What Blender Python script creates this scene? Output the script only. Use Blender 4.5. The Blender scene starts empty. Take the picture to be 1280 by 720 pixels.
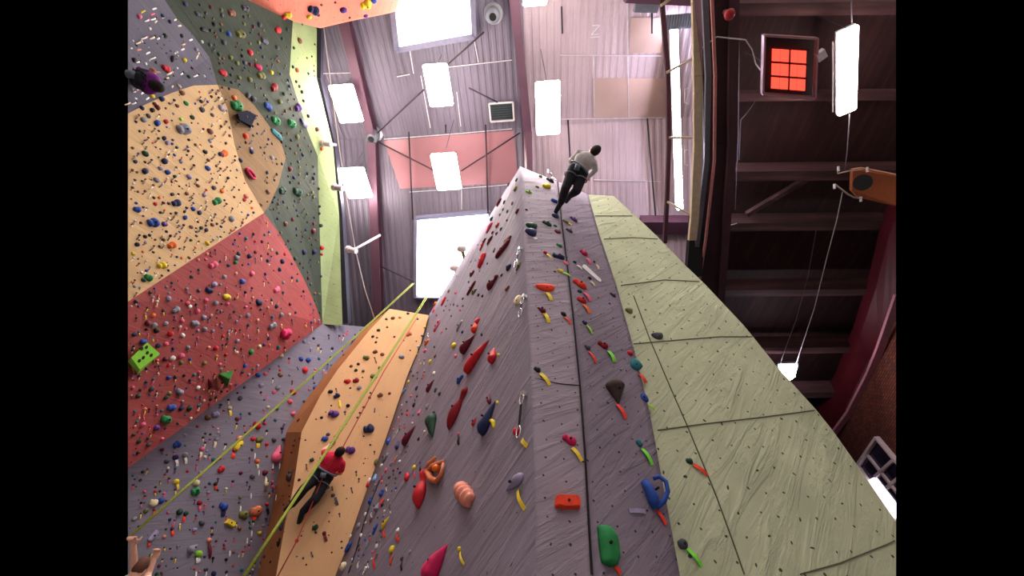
import bpy, bmesh, math, random
from mathutils import Vector, Matrix
from mathutils.bvhtree import BVHTree
from mathutils import noise as mnoise
from mathutils.geometry import tessellate_polygon

random.seed(11)
COL = bpy.context.scene.collection
# ------------------------------------------------------------------ camera
C = Vector((0, 0, .25)); EL = math.radians(48); FOC = 540.0
RT = Vector((1, 0, 0)); FW = Vector((0, math.cos(EL), math.sin(EL))); UP = Vector((0, -math.sin(EL), math.cos(EL)))
cd = bpy.data.cameras.new('camera'); cam = bpy.data.objects.new('camera', cd); COL.objects.link(cam)
cam.location = C; cam.rotation_euler = (math.radians(90) + EL, 0, 0)
cd.sensor_width = 36; cd.lens = FOC / 1280 * 36; cd.clip_start = .05; cd.clip_end = 200
bpy.context.scene.camera = cam

def ray(px, py):                                  # direction with unit depth along the view axis
    return FW + RT * ((px - 640) / FOC) + UP * ((360 - py) / FOC)
def at(px, py, t): return C + ray(px, py) * t
def onZ(px, py, z):
    d = ray(px, py); return C + d * ((z - C.z) / d.z)
def onP(px, py, P0, N):
    d = ray(px, py); return C + d * ((P0 - C).dot(N) / d.dot(N))
def depth(P): return (P - C).dot(FW)

# ------------------------------------------------------------------ materials
def lin(c): return tuple((v/255/12.92 if v/255 <= .04045 else ((v/255+.055)/1.055)**2.4) for v in c)
MATS = {}
def new_mat(name):
    m = bpy.data.materials.new(name); m.use_nodes = True
    nt = m.node_tree; b = nt.nodes['Principled BSDF']
    MATS[name] = m
    return m, nt, b
def N(nt, kind, **kw):
    n = nt.nodes.new(kind)
    for k, v in kw.items():
        if k in n.inputs.keys() if hasattr(n.inputs, 'keys') else False: n.inputs[k].default_value = v
        else: setattr(n, k, v)
    return n
def L(nt, a, b): nt.links.new(a, b)
def ramp(nt, fac, stops):
    r = nt.nodes.new('ShaderNodeValToRGB'); e = r.color_ramp.elements
    while len(e) > 1: e.remove(e[0])
    e[0].position = stops[0][0]; e[0].color = (*stops[0][1], 1)
    for p, c in stops[1:]:
        x = e.new(p); x.color = (*c, 1)
    L(nt, fac, r.inputs[0]); return r
def plain(name, rgb, rough=.6, metal=0, var=.12, scale=9, bump=.1, spec=.25):
    if name in MATS: return MATS[name]
    m, nt, b = new_mat(name); c = lin(rgb)
    tc = N(nt, 'ShaderNodeTexCoord'); n = N(nt, 'ShaderNodeTexNoise'); n.inputs['Scale'].default_value = scale; n.inputs['Detail'].default_value = 4
    L(nt, tc.outputs['Object'], n.inputs['Vector'])
    r = ramp(nt, n.outputs[0], [(.25, tuple(v*(1-var) for v in c)), (.75, tuple(min(1, v*(1+var)) for v in c))])
    L(nt, r.outputs[0], b.inputs['Base Color'])
    b.inputs['Roughness'].default_value = rough; b.inputs['Metallic'].default_value = metal
    b.inputs['Specular IOR Level'].default_value = spec
    if bump:
        bp = N(nt, 'ShaderNodeBump'); bp.inputs['Strength'].default_value = bump; bp.inputs['Distance'].default_value = .01
        L(nt, n.outputs[0], bp.inputs['Height']); L(nt, bp.outputs[0], b.inputs['Normal'])
    return m
def glow(name, rgb, strength):
    if name in MATS: return MATS[name]
    m, nt, b = new_mat(name)
    b.inputs['Base Color'].default_value = (*lin(rgb), 1)
    b.inputs['Emission Color'].default_value = (*lin(rgb), 1); b.inputs['Emission Strength'].default_value = strength
    return m
def wall_mat(name, rgb, dots=.2, dot_r=.011, strokes=.5, angle=25, rough=.75, bump=.5, scuff=.25, blotch=.12):
    """painted textured plywood: T-nut holes in a staggered grid, trowel strokes, chalk scuffs"""
    m, nt, b = new_mat(name); c = lin(rgb)
    uv = N(nt, 'ShaderNodeUVMap'); uv.uv_map = 'UVMap'
    n = N(nt, 'ShaderNodeTexNoise'); n.inputs['Scale'].default_value = .9; n.inputs['Detail'].default_value = 5
    L(nt, uv.outputs[0], n.inputs['Vector'])
    base = ramp(nt, n.outputs[0], [(.3, tuple(v*(1-blotch) for v in c)), (.7, tuple(min(1, v*(1+blotch)) for v in c))])
    # trowel strokes
    m0 = N(nt, 'ShaderNodeMapping'); m0.inputs['Rotation'].default_value = (0, 0, math.radians(-angle)); L(nt, uv.outputs[0], m0.inputs[0])
    mp = N(nt, 'ShaderNodeMapping'); mp.inputs['Scale'].default_value = (.5, 3.6, 1)
    L(nt, m0.outputs[0], mp.inputs[0])
    dn = N(nt, 'ShaderNodeTexNoise'); dn.inputs['Scale'].default_value = 1.3; dn.inputs['Detail'].default_value = 6; dn.inputs['Roughness'].default_value = .6
    dn.inputs['Distortion'].default_value = .7
    L(nt, mp.outputs[0], dn.inputs['Vector'])
    sc = ramp(nt, dn.outputs[0], [(.62, (0, 0, 0)), (.78, (1, 1, 1))])
    mix = N(nt, 'ShaderNodeMixRGB'); mix.inputs[2].default_value = (*[min(1, v*1.7+.06) for v in c], 1)
    mu = N(nt, 'ShaderNodeMath', operation='MULTIPLY'); mu.inputs[1].default_value = scuff
    L(nt, sc.outputs[0], mu.inputs[0]); L(nt, mu.outputs[0], mix.inputs[0]); L(nt, base.outputs[0], mix.inputs[1])
    # holes
    vm = N(nt, 'ShaderNodeVectorMath', operation='SCALE'); vm.inputs['Scale'].default_value = 1/dots
    L(nt, uv.outputs[0], vm.inputs[0])
    jn = N(nt, 'ShaderNodeTexNoise'); jn.inputs['Scale'].default_value = 2.1
    L(nt, uv.outputs[0], jn.inputs['Vector'])
    ja = N(nt, 'ShaderNodeVectorMath', operation='ADD'); L(nt, vm.outputs[0], ja.inputs[0]); L(nt, jn.outputs['Color'], ja.inputs[1])
    fr = N(nt, 'ShaderNodeVectorMath', operation='FRACTION'); L(nt, ja.outputs[0], fr.inputs[0])
    sb = N(nt, 'ShaderNodeVectorMath', operation='SUBTRACT'); sb.inputs[1].default_value = (.5, .5, 0); L(nt, fr.outputs[0], sb.inputs[0])
    sx = N(nt, 'ShaderNodeSeparateXYZ'); L(nt, sb.outputs[0], sx.inputs[0])
    cx = N(nt, 'ShaderNodeCombineXYZ'); L(nt, sx.outputs[0], cx.inputs[0]); L(nt, sx.outputs[1], cx.inputs[1])
    ln = N(nt, 'ShaderNodeVectorMath', operation='LENGTH'); L(nt, cx.outputs[0], ln.inputs[0])
    lt = N(nt, 'ShaderNodeMath', operation='LESS_THAN'); lt.inputs[1].default_value = dot_r/dots; L(nt, ln.outputs['Value'], lt.inputs[0])
    m2 = N(nt, 'ShaderNodeMixRGB'); m2.inputs[2].default_value = (*[v*.12 for v in c], 1)
    L(nt, lt.outputs[0], m2.inputs[0]); L(nt, mix.outputs[0], m2.inputs[1])
    L(nt, m2.outputs[0], b.inputs['Base Color'])
    b.inputs['Roughness'].default_value = rough; b.inputs['Specular IOR Level'].default_value = .1
    bp = N(nt, 'ShaderNodeBump'); bp.inputs['Strength'].default_value = bump; bp.inputs['Distance'].default_value = .03
    hr = ramp(nt, dn.outputs[0], [(.4, (0, 0, 0)), (.5, (.35, .35, .35)), (.56, (.4, .4, .4)), (.66, (1, 1, 1))]); L(nt, hr.outputs[0], bp.inputs['Height']); L(nt, bp.outputs[0], b.inputs['Normal'])
    return m

# ------------------------------------------------------------------ objects
def obj(name, me, mat=None, parent=None):
    if isinstance(me, bmesh.types.BMesh):
        bm = me; me = bpy.data.meshes.new(name); bm.to_mesh(me); bm.free()
    o = bpy.data.objects.new(name, me); COL.objects.link(o)
    if mat:
        for m in (mat if isinstance(mat, (list, tuple)) else [mat]): me.materials.append(m)
    if parent: o.parent = parent
    return o
def tag(o, label=None, cat=None, group=None, kind=None):
    if label: o['label'] = label
    if cat: o['category'] = cat
    if group: o['group'] = group
    if kind: o['kind'] = kind
    return o
def empty(name, loc=(0, 0, 0)):
    o = bpy.data.objects.new(name, None); COL.objects.link(o); o.location = loc; o.empty_display_size = .1
    return o
def thing(name, label, cat, loc, group=None):
    return tag(empty(name, loc), label, cat, group)
def keep(o, root):                               # parent a world-space mesh under a root standing at its own place
    o.parent = root; o.matrix_parent_inverse = Matrix.Translation(root.location).inverted(); return o
def smooth(o, on=True):
    for p in o.data.polygons: p.use_smooth = on
    return o
def recenter(o):
    """move a world-space mesh object's origin to its centre"""
    me = o.data
    c = sum((v.co for v in me.vertices), Vector()) / max(1, len(me.vertices))
    me.transform(Matrix.Translation(-c)); o.location = c; return o

def uv_plane(bm, n=None):
    uvl = bm.loops.layers.uv.get('UVMap') or bm.loops.layers.uv.new('UVMap'); bm.normal_update()
    for f in bm.faces:
        nn = n or f.normal
        u = Vector((0, 0, 1)).cross(nn)
        if u.length < .05: u = Vector((1, 0, 0))
        u.normalize(); v = nn.cross(u)
        for l in f.loops: l[uvl].uv = (l.vert.co.dot(u), l.vert.co.dot(v))
def P3(p):
    return p.copy() if isinstance(p, Vector) else at(*p)
def slab(pts, thick, back=None, nbias=None):
    """polygon of 3-D points facing the camera, given a real thickness behind it"""
    P = [P3(p) for p in pts]
    n = Vector()
    for i in range(len(P)):
        a, b2 = P[i], P[(i+1) % len(P)]
        n += Vector(((a.y-b2.y)*(a.z+b2.z), (a.z-b2.z)*(a.x+b2.x), (a.x-b2.x)*(a.y+b2.y)))
    n.normalize(); cen = sum(P, Vector())/len(P)
    if n.dot(C - cen) < 0: n = -n; P = P[::-1]
    off = (back if back is not None else -n) * thick
    bm = bmesh.new(); f = [bm.verts.new(p) for p in P]; g = [bm.verts.new(p+off) for p in P]
    tri = None
    if all(depth(p) > .5 for p in P) and len(P) > 4:   # cut into triangles as the outline is really seen, so folds stay clean
        pr = [Vector(((p-C).dot(RT)/depth(p), (p-C).dot(UP)/depth(p), 0)) for p in P]
        tri = tessellate_polygon([pr])
    if tri:
        F = G = None
        for a3 in tri:
            q = [P[i] for i in a3]; s_ = (q[1]-q[0]).cross(q[2]-q[0]).dot(n)
            a3 = a3 if s_ > 0 else a3[::-1]
            bm.faces.new([f[i] for i in a3]); bm.faces.new([g[i] for i in a3][::-1])
    else:
        F = bm.faces.new(f); G = bm.faces.new(g[::-1])
    for i in range(len(P)):
        j = (i+1) % len(P); bm.faces.new((f[i], g[i], g[j], f[j]))
    if F: bmesh.ops.triangulate(bm, faces=[F, G])
    bm.normal_update(); uv_plane(bm, n)
    return bm
def flat_fit(pts, keep_ids=()):
    """put a camera-facing outline onto its own best-fitting plane, sliding each point along its sight line"""
    P = [P3(p) for p in pts]; c = sum(P, Vector())/len(P)
    n = Vector()
    for i in range(len(P)):
        a, b2 = P[i], P[(i+1) % len(P)]
        n += Vector(((a.y-b2.y)*(a.z+b2.z), (a.z-b2.z)*(a.x+b2.x), (a.x-b2.x)*(a.y+b2.y)))
    n.normalize()
    return [C + (p-C)*((c-C).dot(n)/(p-C).dot(n)) for p in P]
def clip(bm, lo=160, hi=1120):
    """the place is only known as far as the photograph shows it: geometry ends there"""
    for co, nn in ((lo, RT - FW*((lo-640)/FOC)), (hi, -(RT - FW*((hi-640)/FOC)))):
        bmesh.ops.bisect_plane(bm, geom=bm.verts[:]+bm.edges[:]+bm.faces[:], plane_co=C, plane_no=nn, clear_inner=True)
    return bm
def basis(d, upv=Vector((0, 0, 1))):
    d = d.normalized(); s = d.cross(upv)
    if s.length < 1e-3: s = d.cross(Vector((0, 1, 0)))
    s.normalize(); return d, s, s.cross(d)
def add_beam(bm, a, b, w, h, upv=Vector((0, 0, 1))):
    d, s, u = basis(b-a, upv); vs = []
    for p in (a, b):
        for x, y in ((-1, -1), (1, -1), (1, 1), (-1, 1)): vs.append(bm.verts.new(p + s*x*w/2 + u*y*h/2))
    for q in ((3, 2, 1, 0), (4, 5, 6, 7), (0, 1, 5, 4), (1, 2, 6, 5), (2, 3, 7, 6), (3, 0, 4, 7)): bm.faces.new([vs[i] for i in q])
def beam(a, b, w, h, upv=Vector((0, 0, 1))):
    bm = bmesh.new(); add_beam(bm, P3(a), P3(b), w, h, upv); bmesh.ops.recalc_face_normals(bm, faces=bm.faces); uv_plane(bm); return bm
def ibeam(a, b, w, h, tk=.04, upv=Vector((0, 0, 1))):
    a, b = P3(a), P3(b); d, s, u = basis(b-a, upv); bm = bmesh.new()
    add_beam(bm, a+u*(h/2), b+u*(h/2), w, tk, upv); add_beam(bm, a-u*(h/2), b-u*(h/2), w, tk, upv); add_beam(bm, a, b, tk, h, upv)
    bmesh.ops.recalc_face_normals(bm, faces=bm.faces); uv_plane(bm); return bm
def add_tube(bm, pts, r, seg=8, cap=True, flat=1.0):
    pts = [P3(p) for p in pts]; rr = r if isinstance(r, (list, tuple)) else [r]*len(pts); rings = []
    s_prev = None
    for i, p in enumerate(pts):
        d = (pts[min(i+1, len(pts)-1)] - pts[max(i-1, 0)])
        if d.length < 1e-9: d = Vector((0, 0, 1))
        d.normalize()
        if s_prev is None: _, s, u = basis(d)
        else:
            s = s_prev - d*s_prev.dot(d)
            if s.length < 1e-4: _, s, u = basis(d)
            s.normalize(); u = s.cross(d)
        s_prev = s
        rings.append([bm.verts.new(p + (s*math.cos(2*math.pi*k/seg) + u*math.sin(2*math.pi*k/seg)*flat)*rr[i]) for k in range(seg)])
    for A, B in zip(rings, rings[1:]):
        for k in range(seg): bm.faces.new((A[k], A[(k+1) % seg], B[(k+1) % seg], B[k]))
    if cap: bm.faces.new(rings[0][::-1]); bm.faces.new(rings[-1])
def tube(pts, r, seg=8, flat=1.0):
    bm = bmesh.new(); add_tube(bm, pts, r, seg, True, flat); bmesh.ops.recalc_face_normals(bm, faces=bm.faces); return bm
def add_ball(bm, p, r, sc=(1, 1, 1), rot=None, seg=12):
    M = Matrix.Translation(p) @ (rot.to_4x4() if rot else Matrix.Identity(4)) @ Matrix.Diagonal((r*sc[0], r*sc[1], r*sc[2], 1))
    bmesh.ops.create_uvsphere(bm, u_segments=seg, v_segments=max(4, seg*2//3), radius=1, matrix=M)
# ================================================================== walls for climbing
BV = []                                            # (bvh, name) of every climbable surface, for standing holds on them
allv, allf, fname = [], [], []
def register(o, name):
    base = len(allv)
    for v in o.data.vertices: allv.append(v.co.copy())
    for p in o.data.polygons:
        allf.append([base+i for i in p.vertices]); fname.append(name)
def wall_part(root, pts, mat, tagname, label, thick=.12, back=None, name='wall_panel', fit=True):
    o = obj(name, clip(slab(flat_fit(pts) if fit else pts, thick, back)), mat); keep(o, root); register(o, tagname)
    if label: o['label'] = label
    return o
def ground(P): return Vector((P.x, P.y, 0.0))

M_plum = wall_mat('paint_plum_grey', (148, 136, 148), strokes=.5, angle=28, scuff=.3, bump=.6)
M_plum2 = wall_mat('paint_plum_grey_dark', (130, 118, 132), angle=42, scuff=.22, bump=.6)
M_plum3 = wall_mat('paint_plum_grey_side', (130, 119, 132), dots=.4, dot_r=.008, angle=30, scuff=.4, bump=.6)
M_sage = wall_mat('paint_sage_green', (182, 186, 156), dots=.28, dot_r=.016, angle=48, scuff=.3, bump=.6)
M_slate = wall_mat('paint_slate_grey', (124, 117, 130), dots=.3, dot_r=.008, scuff=.12, bump=.3)
M_slate2 = wall_mat('paint_upper_slate', (92, 88, 100), dots=.3, dot_r=.01, scuff=.25, bump=.3)
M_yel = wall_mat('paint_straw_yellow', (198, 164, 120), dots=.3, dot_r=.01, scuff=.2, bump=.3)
M_yel_shade = wall_mat('straw_yellow_in_shade', (118, 90, 58), dots=.3, dot_r=.01, scuff=.1, bump=.3)  # same straw yellow, darkened for the shade on this facet
M_red = wall_mat('paint_brick_red', (152, 72, 70), dots=.3, dot_r=.01, scuff=.18, bump=.3)
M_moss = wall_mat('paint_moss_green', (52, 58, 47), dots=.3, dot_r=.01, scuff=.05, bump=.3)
M_lime = wall_mat('paint_pale_lime', (152, 166, 116), dots=.3, dot_r=.01, scuff=.1, bump=.2)
M_coral = wall_mat('paint_coral', (238, 136, 114), dots=.3, dot_r=.01, scuff=.1, bump=.2)
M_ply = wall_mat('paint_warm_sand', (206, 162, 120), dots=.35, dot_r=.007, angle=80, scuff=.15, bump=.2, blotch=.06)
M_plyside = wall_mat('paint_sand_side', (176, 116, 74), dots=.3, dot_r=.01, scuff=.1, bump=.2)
M_seam = plain('seam_shadow_gap', (34, 28, 32), .9)
M_wood = plain('raw_plywood', (170, 130, 86), .8)

# --- the free-standing tower in the middle
R0 = at(650, 208, 9.13); R1 = at(670, 720, 3.52)
T0 = at(735, 243, 9.57); T1 = at(850, 720, 3.95)
S0 = R0.lerp(T0, .55); S0 = at(697, 227, depth(S0)-.06); S1 = at(740, 720, 3.63)
L0 = at(536, 394, 12.1); L1 = at(419, 720, 7.0)
tower = thing('climbing_tower', 'tall plum-grey climbing tower with a sharp ridge rising in the middle', 'climbing wall', ground(R1.lerp(L1, .4)+Vector((.4, 1.2, 0))))
def curve_edge(A, B, pix):                         # points of an edge seen at pixels pix, depth between A and B
    out = []
    for px, py in pix:
        f = (py-pix[0][1])/(pix[-1][1]-pix[0][1]) if abs(pix[-1][1]-pix[0][1]) > 1 else 0
        # perspective-correct depth
        z = 1/((1-f)/depth(A) + f/depth(B)); out.append(at(px, py, z))
    return out
ridge = curve_edge(R0, R1, [(650, 208), (654, 260), (656, 320), (659, 380), (663, 450), (666, 540), (669, 640), (670, 720)])
seam = curve_edge(S0, S1, [(697, 227), (703, 285), (710, 340), (717, 400), (725, 480), (731, 560), (736, 650), (740, 720)])
redge = curve_edge(T0, T1, [(735, 243), (749, 292), (770, 355), (792, 435), (812, 515), (824, 580), (838, 655), (850, 720)])
ledge = curve_edge(L0, L1, [(536, 394), (525, 432), (510, 467), (485, 540), (466, 592), (450, 635), (433, 685), (419, 720)])
def grid(rowsA, rowsB, nu=10, top=None, tagn='', sub=3):
    """smooth sheet between two edge polylines; top gives bowed intermediate points of the first row"""
    bm = bmesh.new(); A, B = [], []
    for R, out in ((rowsA, A), (rowsB, B)):
        for i in range(len(R)-1):
            for k in range(sub): out.append(R[i].lerp(R[i+1], k/sub))
        out.append(R[-1])
    A.append(ground(A[-1])); B.append(ground(B[-1]))
    V = [[bm.verts.new(a.lerp(b, j/nu)) for j in range(nu+1)] for a, b in zip(A, B)]
    for i in range(len(V)-1):
        for j in range(nu): bm.faces.new((V[i][j], V[i+1][j], V[i+1][j+1], V[i][j+1]))
    bmesh.ops.recalc_face_normals(bm, faces=bm.faces); bm.normal_update()
    n = sum((f.normal for f in bm.faces), Vector()).normalized()
    c = V[len(V)//2][nu//2].co
    if n.dot(C-c) < 0: bmesh.ops.reverse_faces(bm, faces=bm.faces); n = -n
    bmesh.ops.solidify(bm, geom=bm.faces[:], thickness=.03)
    uv_plane(bm, n); return bm
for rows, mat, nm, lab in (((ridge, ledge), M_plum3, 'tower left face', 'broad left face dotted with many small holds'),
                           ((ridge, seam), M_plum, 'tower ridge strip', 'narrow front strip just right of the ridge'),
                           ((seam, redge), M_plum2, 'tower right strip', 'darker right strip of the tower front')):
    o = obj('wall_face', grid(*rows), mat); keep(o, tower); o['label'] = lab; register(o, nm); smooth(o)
bk = (R0+T0)/2 + Vector((.6, 4.0, 0)); bk2 = L0 + Vector((.8, .3, 0))
o = obj('top_cap', slab([R0, S0, T0, bk, bk2, L0], .05, Vector((0, 0, -1))), M_plum2); keep(o, tower)
o = obj('back_panel', slab([T0+FW*.1, bk, ground(bk), ground(T1)+FW*.1], .03), M_plum2); keep(o, tower)
o = obj('back_panel', slab([bk, bk2, ground(bk2), ground(bk)], .05), M_wood); keep(o, tower)

# --- sage green wall to the right
def gw(px, py):                                     # plane of the green wall
    return onP(px, py, T0, gwN)
g_far = at(1120, 652, 5.35)
gwN = (T1-T0).cross(g_far-T0).normalized()
gtop = [gw(*p) for p in ((733, 243), (767, 245), (800, 275), (820, 294), (855, 330), (880, 354), (930, 407), (972, 459), (1020, 512), (1040, 537), (1072, 582), (1120, 652))]
green = thing('climbing_wall', 'bare sage green climbing wall with a slanting top edge right of the tower', 'climbing wall', ground(gw(960, 700)))
gpts = [T1 if 0 else gw(850, 720)] + [gw(*p) for p in ((838, 655), (824, 580), (812, 515), (792, 435), (770, 355), (749, 292))] + gtop + [gw(1120, 745), gw(854, 745)]
o = wall_part(green, gpts, M_sage, 'sage green wall', None, .14)
def strip(pix, w, root, name='panel_seam', mat=None, hit=None, lift=.004):
    bm = bmesh.new(); P = []
    for px, py in pix:
        q, n, _ = surf(px, py)
        P.append((q, n))
    for (a, na), (b, nb) in zip(P, P[1:]):
        n = (na+nb).normalized(); add_beam(bm, a+n*lift, b+n*lift, w, .012, n)
    bmesh.ops.recalc_face_normals(bm, faces=bm.faces)
    return keep(obj(name, bm, mat or M_seam), root)

# --- left climbing wall, a folded sheet of coloured facets
def lw(px, py, off=0): return at(px, py, 5/abs((px-640)/FOC) + off)
V = {}
V.update(a0=lw(160, -40, 0), a1=lw(205, -40, .1), a2=lw(206, 0, .1), a3=lw(222, 24, .1), a4=lw(240, 42, .1), a5=lw(262, 72, .1), a6=lw(272, 106, 0), a7=lw(242, 107, -.1), a8=lw(215, 116, -.1), a9=lw(183, 130, -.1), a10=lw(160, 142, -.1),
         y1=lw(284, 135, -.25), y2=lw(293, 180, -.35), y3=lw(306, 225, -.4), y4=lw(330, 266, -.45),
         z1=lw(298, 112, 0), z2=lw(318, 132, 0), z3=lw(337, 158, 0), z4=lw(352, 180, 0), z5=lw(357, 197, 0), z6=lw(348, 232, -.1), z7=lw(336, 258, -.3),
         r1=lw(160, 377, -.55), r2=lw(348, 290, -.2), r3=lw(362, 315, -.05), r4=lw(378, 345, 0), r5=lw(391, 373, 0), r6=at(403, 405, 11.3),
         s1=lw(160, 585, .1), r65=lw(305, 376, -.55), r66=lw(235, 460, -.45),
         g1=lw(310, -40, .3), g2=lw(310, 0, .3), g3=lw(345, 17, .2), g4=at(366, 26, 9.9), g5=at(362, 93, 9.7), g6=at(385, 165, 10.6), g7=at(397, 195, 11.1),
         h1=at(396, 34, 11.1), h2=at(396, 98, 11.3), h3=at(416, 180, 12.2), h4=at(424, 270, 12.4), h5=at(428, 407, 12.0))
left = thing('climbing_wall', 'long folded climbing wall of grey, yellow, red and moss green facets at left', 'climbing wall', ground(lw(160, 585))+Vector((-.3, 1.5, 0)))
def vp(s): return [V[k] for k in s.split()]
FIX = {}
def facet(keys, mat, tagname, label):
    ks = keys.split(); P = flat_fit([V[k] for k in ks])
    if FIX:
        fx = [k for k in ks if k in FIX]
        if fx:                                     # slide the fitted plane to meet the neighbour's edge
            r = sum((FIX[k]-C).length/(P[ks.index(k)]-C).length for k in fx)/len(fx)
            P = [C+(p-C)*r for p in P]
    for k, p in zip(ks, P): V[k] = FIX.setdefault(k, p)
    wall_part(left, [V[k] for k in ks], mat, tagname, label, fit=False)
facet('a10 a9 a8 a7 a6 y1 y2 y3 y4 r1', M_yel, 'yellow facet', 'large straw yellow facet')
facet('a6 z1 z2 z3 z4 z5 z6 z7 y4 y3 y2 y1', M_yel_shade, 'darker yellow facet', 'narrow yellow facet with its shade painted in')
facet('r1 y4 r65 r66 s1', M_red, 'red facet', 'brick red facet, upper fold')
facet('y4 r2 r3 r4 r5 r6 s1 r66 r65', M_red, 'red facet', 'brick red facet, lower fold')
facet('a0 a1 a2 a3 a4 a5 a6 a7 a8 a9 a10', M_slate2, 'upper grey facet', 'upper blue-grey facet')
facet('a1 g1 g2 g3 g4 g5 g6 g7 r6 r5 r4 r3 r2 y4 z7 z6 z5 z4 z3 z2 z1 a6 a5 a4 a3 a2', M_moss, 'moss green facet', 'shaded moss green facet')
facet('g4 h1 h2 h3 h4 h5 r6 g7 g6 g5', M_lime, 'pale lime return', 'brightly lit pale lime return edge')
wall_part(left, [V['g1'], V['g2'], V['g3'], V['g4'], V['h1'], at(440, 24, 11.0), at(495, 13, 10.8), at(499, 0, 10.7), at(505, -40, 10.2), at(400, -60, 9.2)], M_coral, 'coral overhang', 'coral overhang at the very top', .2, Vector((0, .3, 1)))
sl = dict(s2=at(160, 735, 5.9), s3=at(326, 735, 7.2), s4=at(329, 720, 7.35), s5=at(346, 640, 8.1), s6=at(352, 582, 8.8), s7=at(360, 545, 9.2), s8=at(386, 510, 9.6), s9=at(415, 470, 10.2), s10=at(440, 428, 11.0), s11=at(462, 409, 11.4))
V.update(sl); V['h6'] = at(428, 406, 11.6)
FIX.pop('s1', None)
facet('s1 r6 h6 s11 s10 s9 s8 s7 s6 s5 s4 s3 s2', M_slate, 'lower slate facet', 'lower slate grey facet')
# --- sand coloured column between slate facet and tower
sand = thing('climbing_column', 'narrow sand coloured climbing column between slate wall and tower', 'climbing wall', ground(L1)+Vector((-.3, .3, 0)))
oc = [at(487, 386, 11.5), at(536, 394, 12.05)] + [p - ray(*q)*.03 for p, q in zip(ledge[1:], [(525, 432), (510, 467), (485, 540), (466, 592), (450, 635), (433, 685), (419, 720)])]
lc = [(460, 415, 11.0), (422, 462, 10.2), (400, 495, 9.7), (377, 540, 9.0), (367, 607, 8.05), (357, 652, 7.5), (345, 720, 6.9)]
front = flat_fit(oc + [at(414, 735, 6.85)] + [at(342, 735, 6.8)] + [at(*p) for p in lc[::-1]])
wall_part(sand, front, M_ply, 'sand column', 'wide pale front of the column', .1, fit=False)
fl = [front[0]] + front[-1:-len(lc)-1:-1] + [front[len(oc)+1]]      # left edge of the front, top to bottom
rl = vp('s11 s11 s10 s9 s8 s7 s6 s5 s4 s3')
bm = bmesh.new(); bk_ = FW*.25
A_ = [bm.verts.new(p) for p in fl]; sdp = []
for p, (x, y) in zip(fl, [(487, 386), (456, 411), (414, 459), (388, 493), (354, 540), (344, 607), (337, 652), (321, 720), (316, 738)]):
    sdp.append(C + ray(x, y)*(depth(p)+.9))
B_ = [bm.verts.new(p) for p in sdp]
for i in range(len(A_)-1): bm.faces.new((A_[i], A_[i+1], B_[i+1], B_[i]))
bmesh.ops.recalc_face_normals(bm, faces=bm.faces); bm.normal_update(); bmesh.ops.solidify(bm, geom=bm.faces[:], thickness=.02); uv_plane(bm)
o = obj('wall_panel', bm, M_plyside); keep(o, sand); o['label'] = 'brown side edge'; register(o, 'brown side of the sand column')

BVH = BVHTree.FromPolygons(allv, allf)
def surf(px, py, near=None):
    d = ray(px, py); k = d.length
    q, n, i, t = BVH.ray_cast(C, d.normalized())
    if q is None:
        best = None
        for r in (3, 6, 10, 16, 24, 40):
            for a in range(12):
                x, y = px+r*math.cos(a*math.pi/6), py+r*math.sin(a*math.pi/6)
                q, n, i, t = BVH.ray_cast(C, ray(x, y).normalized())
                if q is not None: break
            if q is not None: break
        if n.dot(q-C) > 0: n = -n
        q2 = onP(px, py, q, n)
        return q2, n, fname[i]
    if n.dot(d) > 0: n = -n
    return q, n, fname[i]

# seams between panels
for pts in ([(697, 227), (703, 285), (710, 340), (717, 400), (725, 480), (731, 560), (736, 650), (740, 718)],):
    strip(pts, .02, tower)
for pts in ([(475, 600), (466, 622), (455, 655), (445, 690), (436, 716)],): strip(pts, .035, tower, name='crack')
for pts in ([(663, 472), (700, 480), (724, 482)], [(742, 490), (770, 560), (800, 640)][:0], [(665, 222), (655, 214)][:0]): 
    if pts: strip(pts, .006, tower)
for pts in ([(755, 299), (790, 297), (822, 299)], [(744, 270), (790, 270)], [(776, 357), (830, 350), (874, 352)], [(792, 430), (850, 425), (900, 421), (940, 421)],
            [(822, 538), (880, 530), (950, 522), (1018, 513)], [(1000, 718), (1050, 704), (1110, 680), (1118, 676)],
            [(792, 370), (812, 424), (838, 485), (860, 535), (895, 620), (915, 675), (930, 718)]):
    strip(pts, .012, green, mat=plain('green_seam_shadow', (92, 90, 72), .9))
# ================================================================== building shell
ZR = 13.75                                          # ridge height of the metal roof
K0 = onZ(462, 172, ZR); K1 = onZ(830, 148, ZR)
ax = (K1-K0).normalized(); ay = Vector((-ax.y, ax.x, 0)); SL = .7
farN = (ay*SL + Vector((0, 0, 1))).normalized()     # far slope falls away from the fold
ayf = (ay - Vector((0, 0, SL))).normalized()
Zv = Vector((0, 0, 1))
def hitN(px, py, dz=0): return onZ(px, py, ZR+dz)
def hitF(px, py, dz=0): return onP(px, py, K0+Zv*dz, farN)
def roof_at(px, py, dz=0):
    """point on whichever roof slope lies behind this sight line"""
    p = hitN(px, py, dz)
    return p if (p-K0).dot(ay) < 0 and ray(px, py).z > 0 else hitF(px, py, dz)

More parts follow.
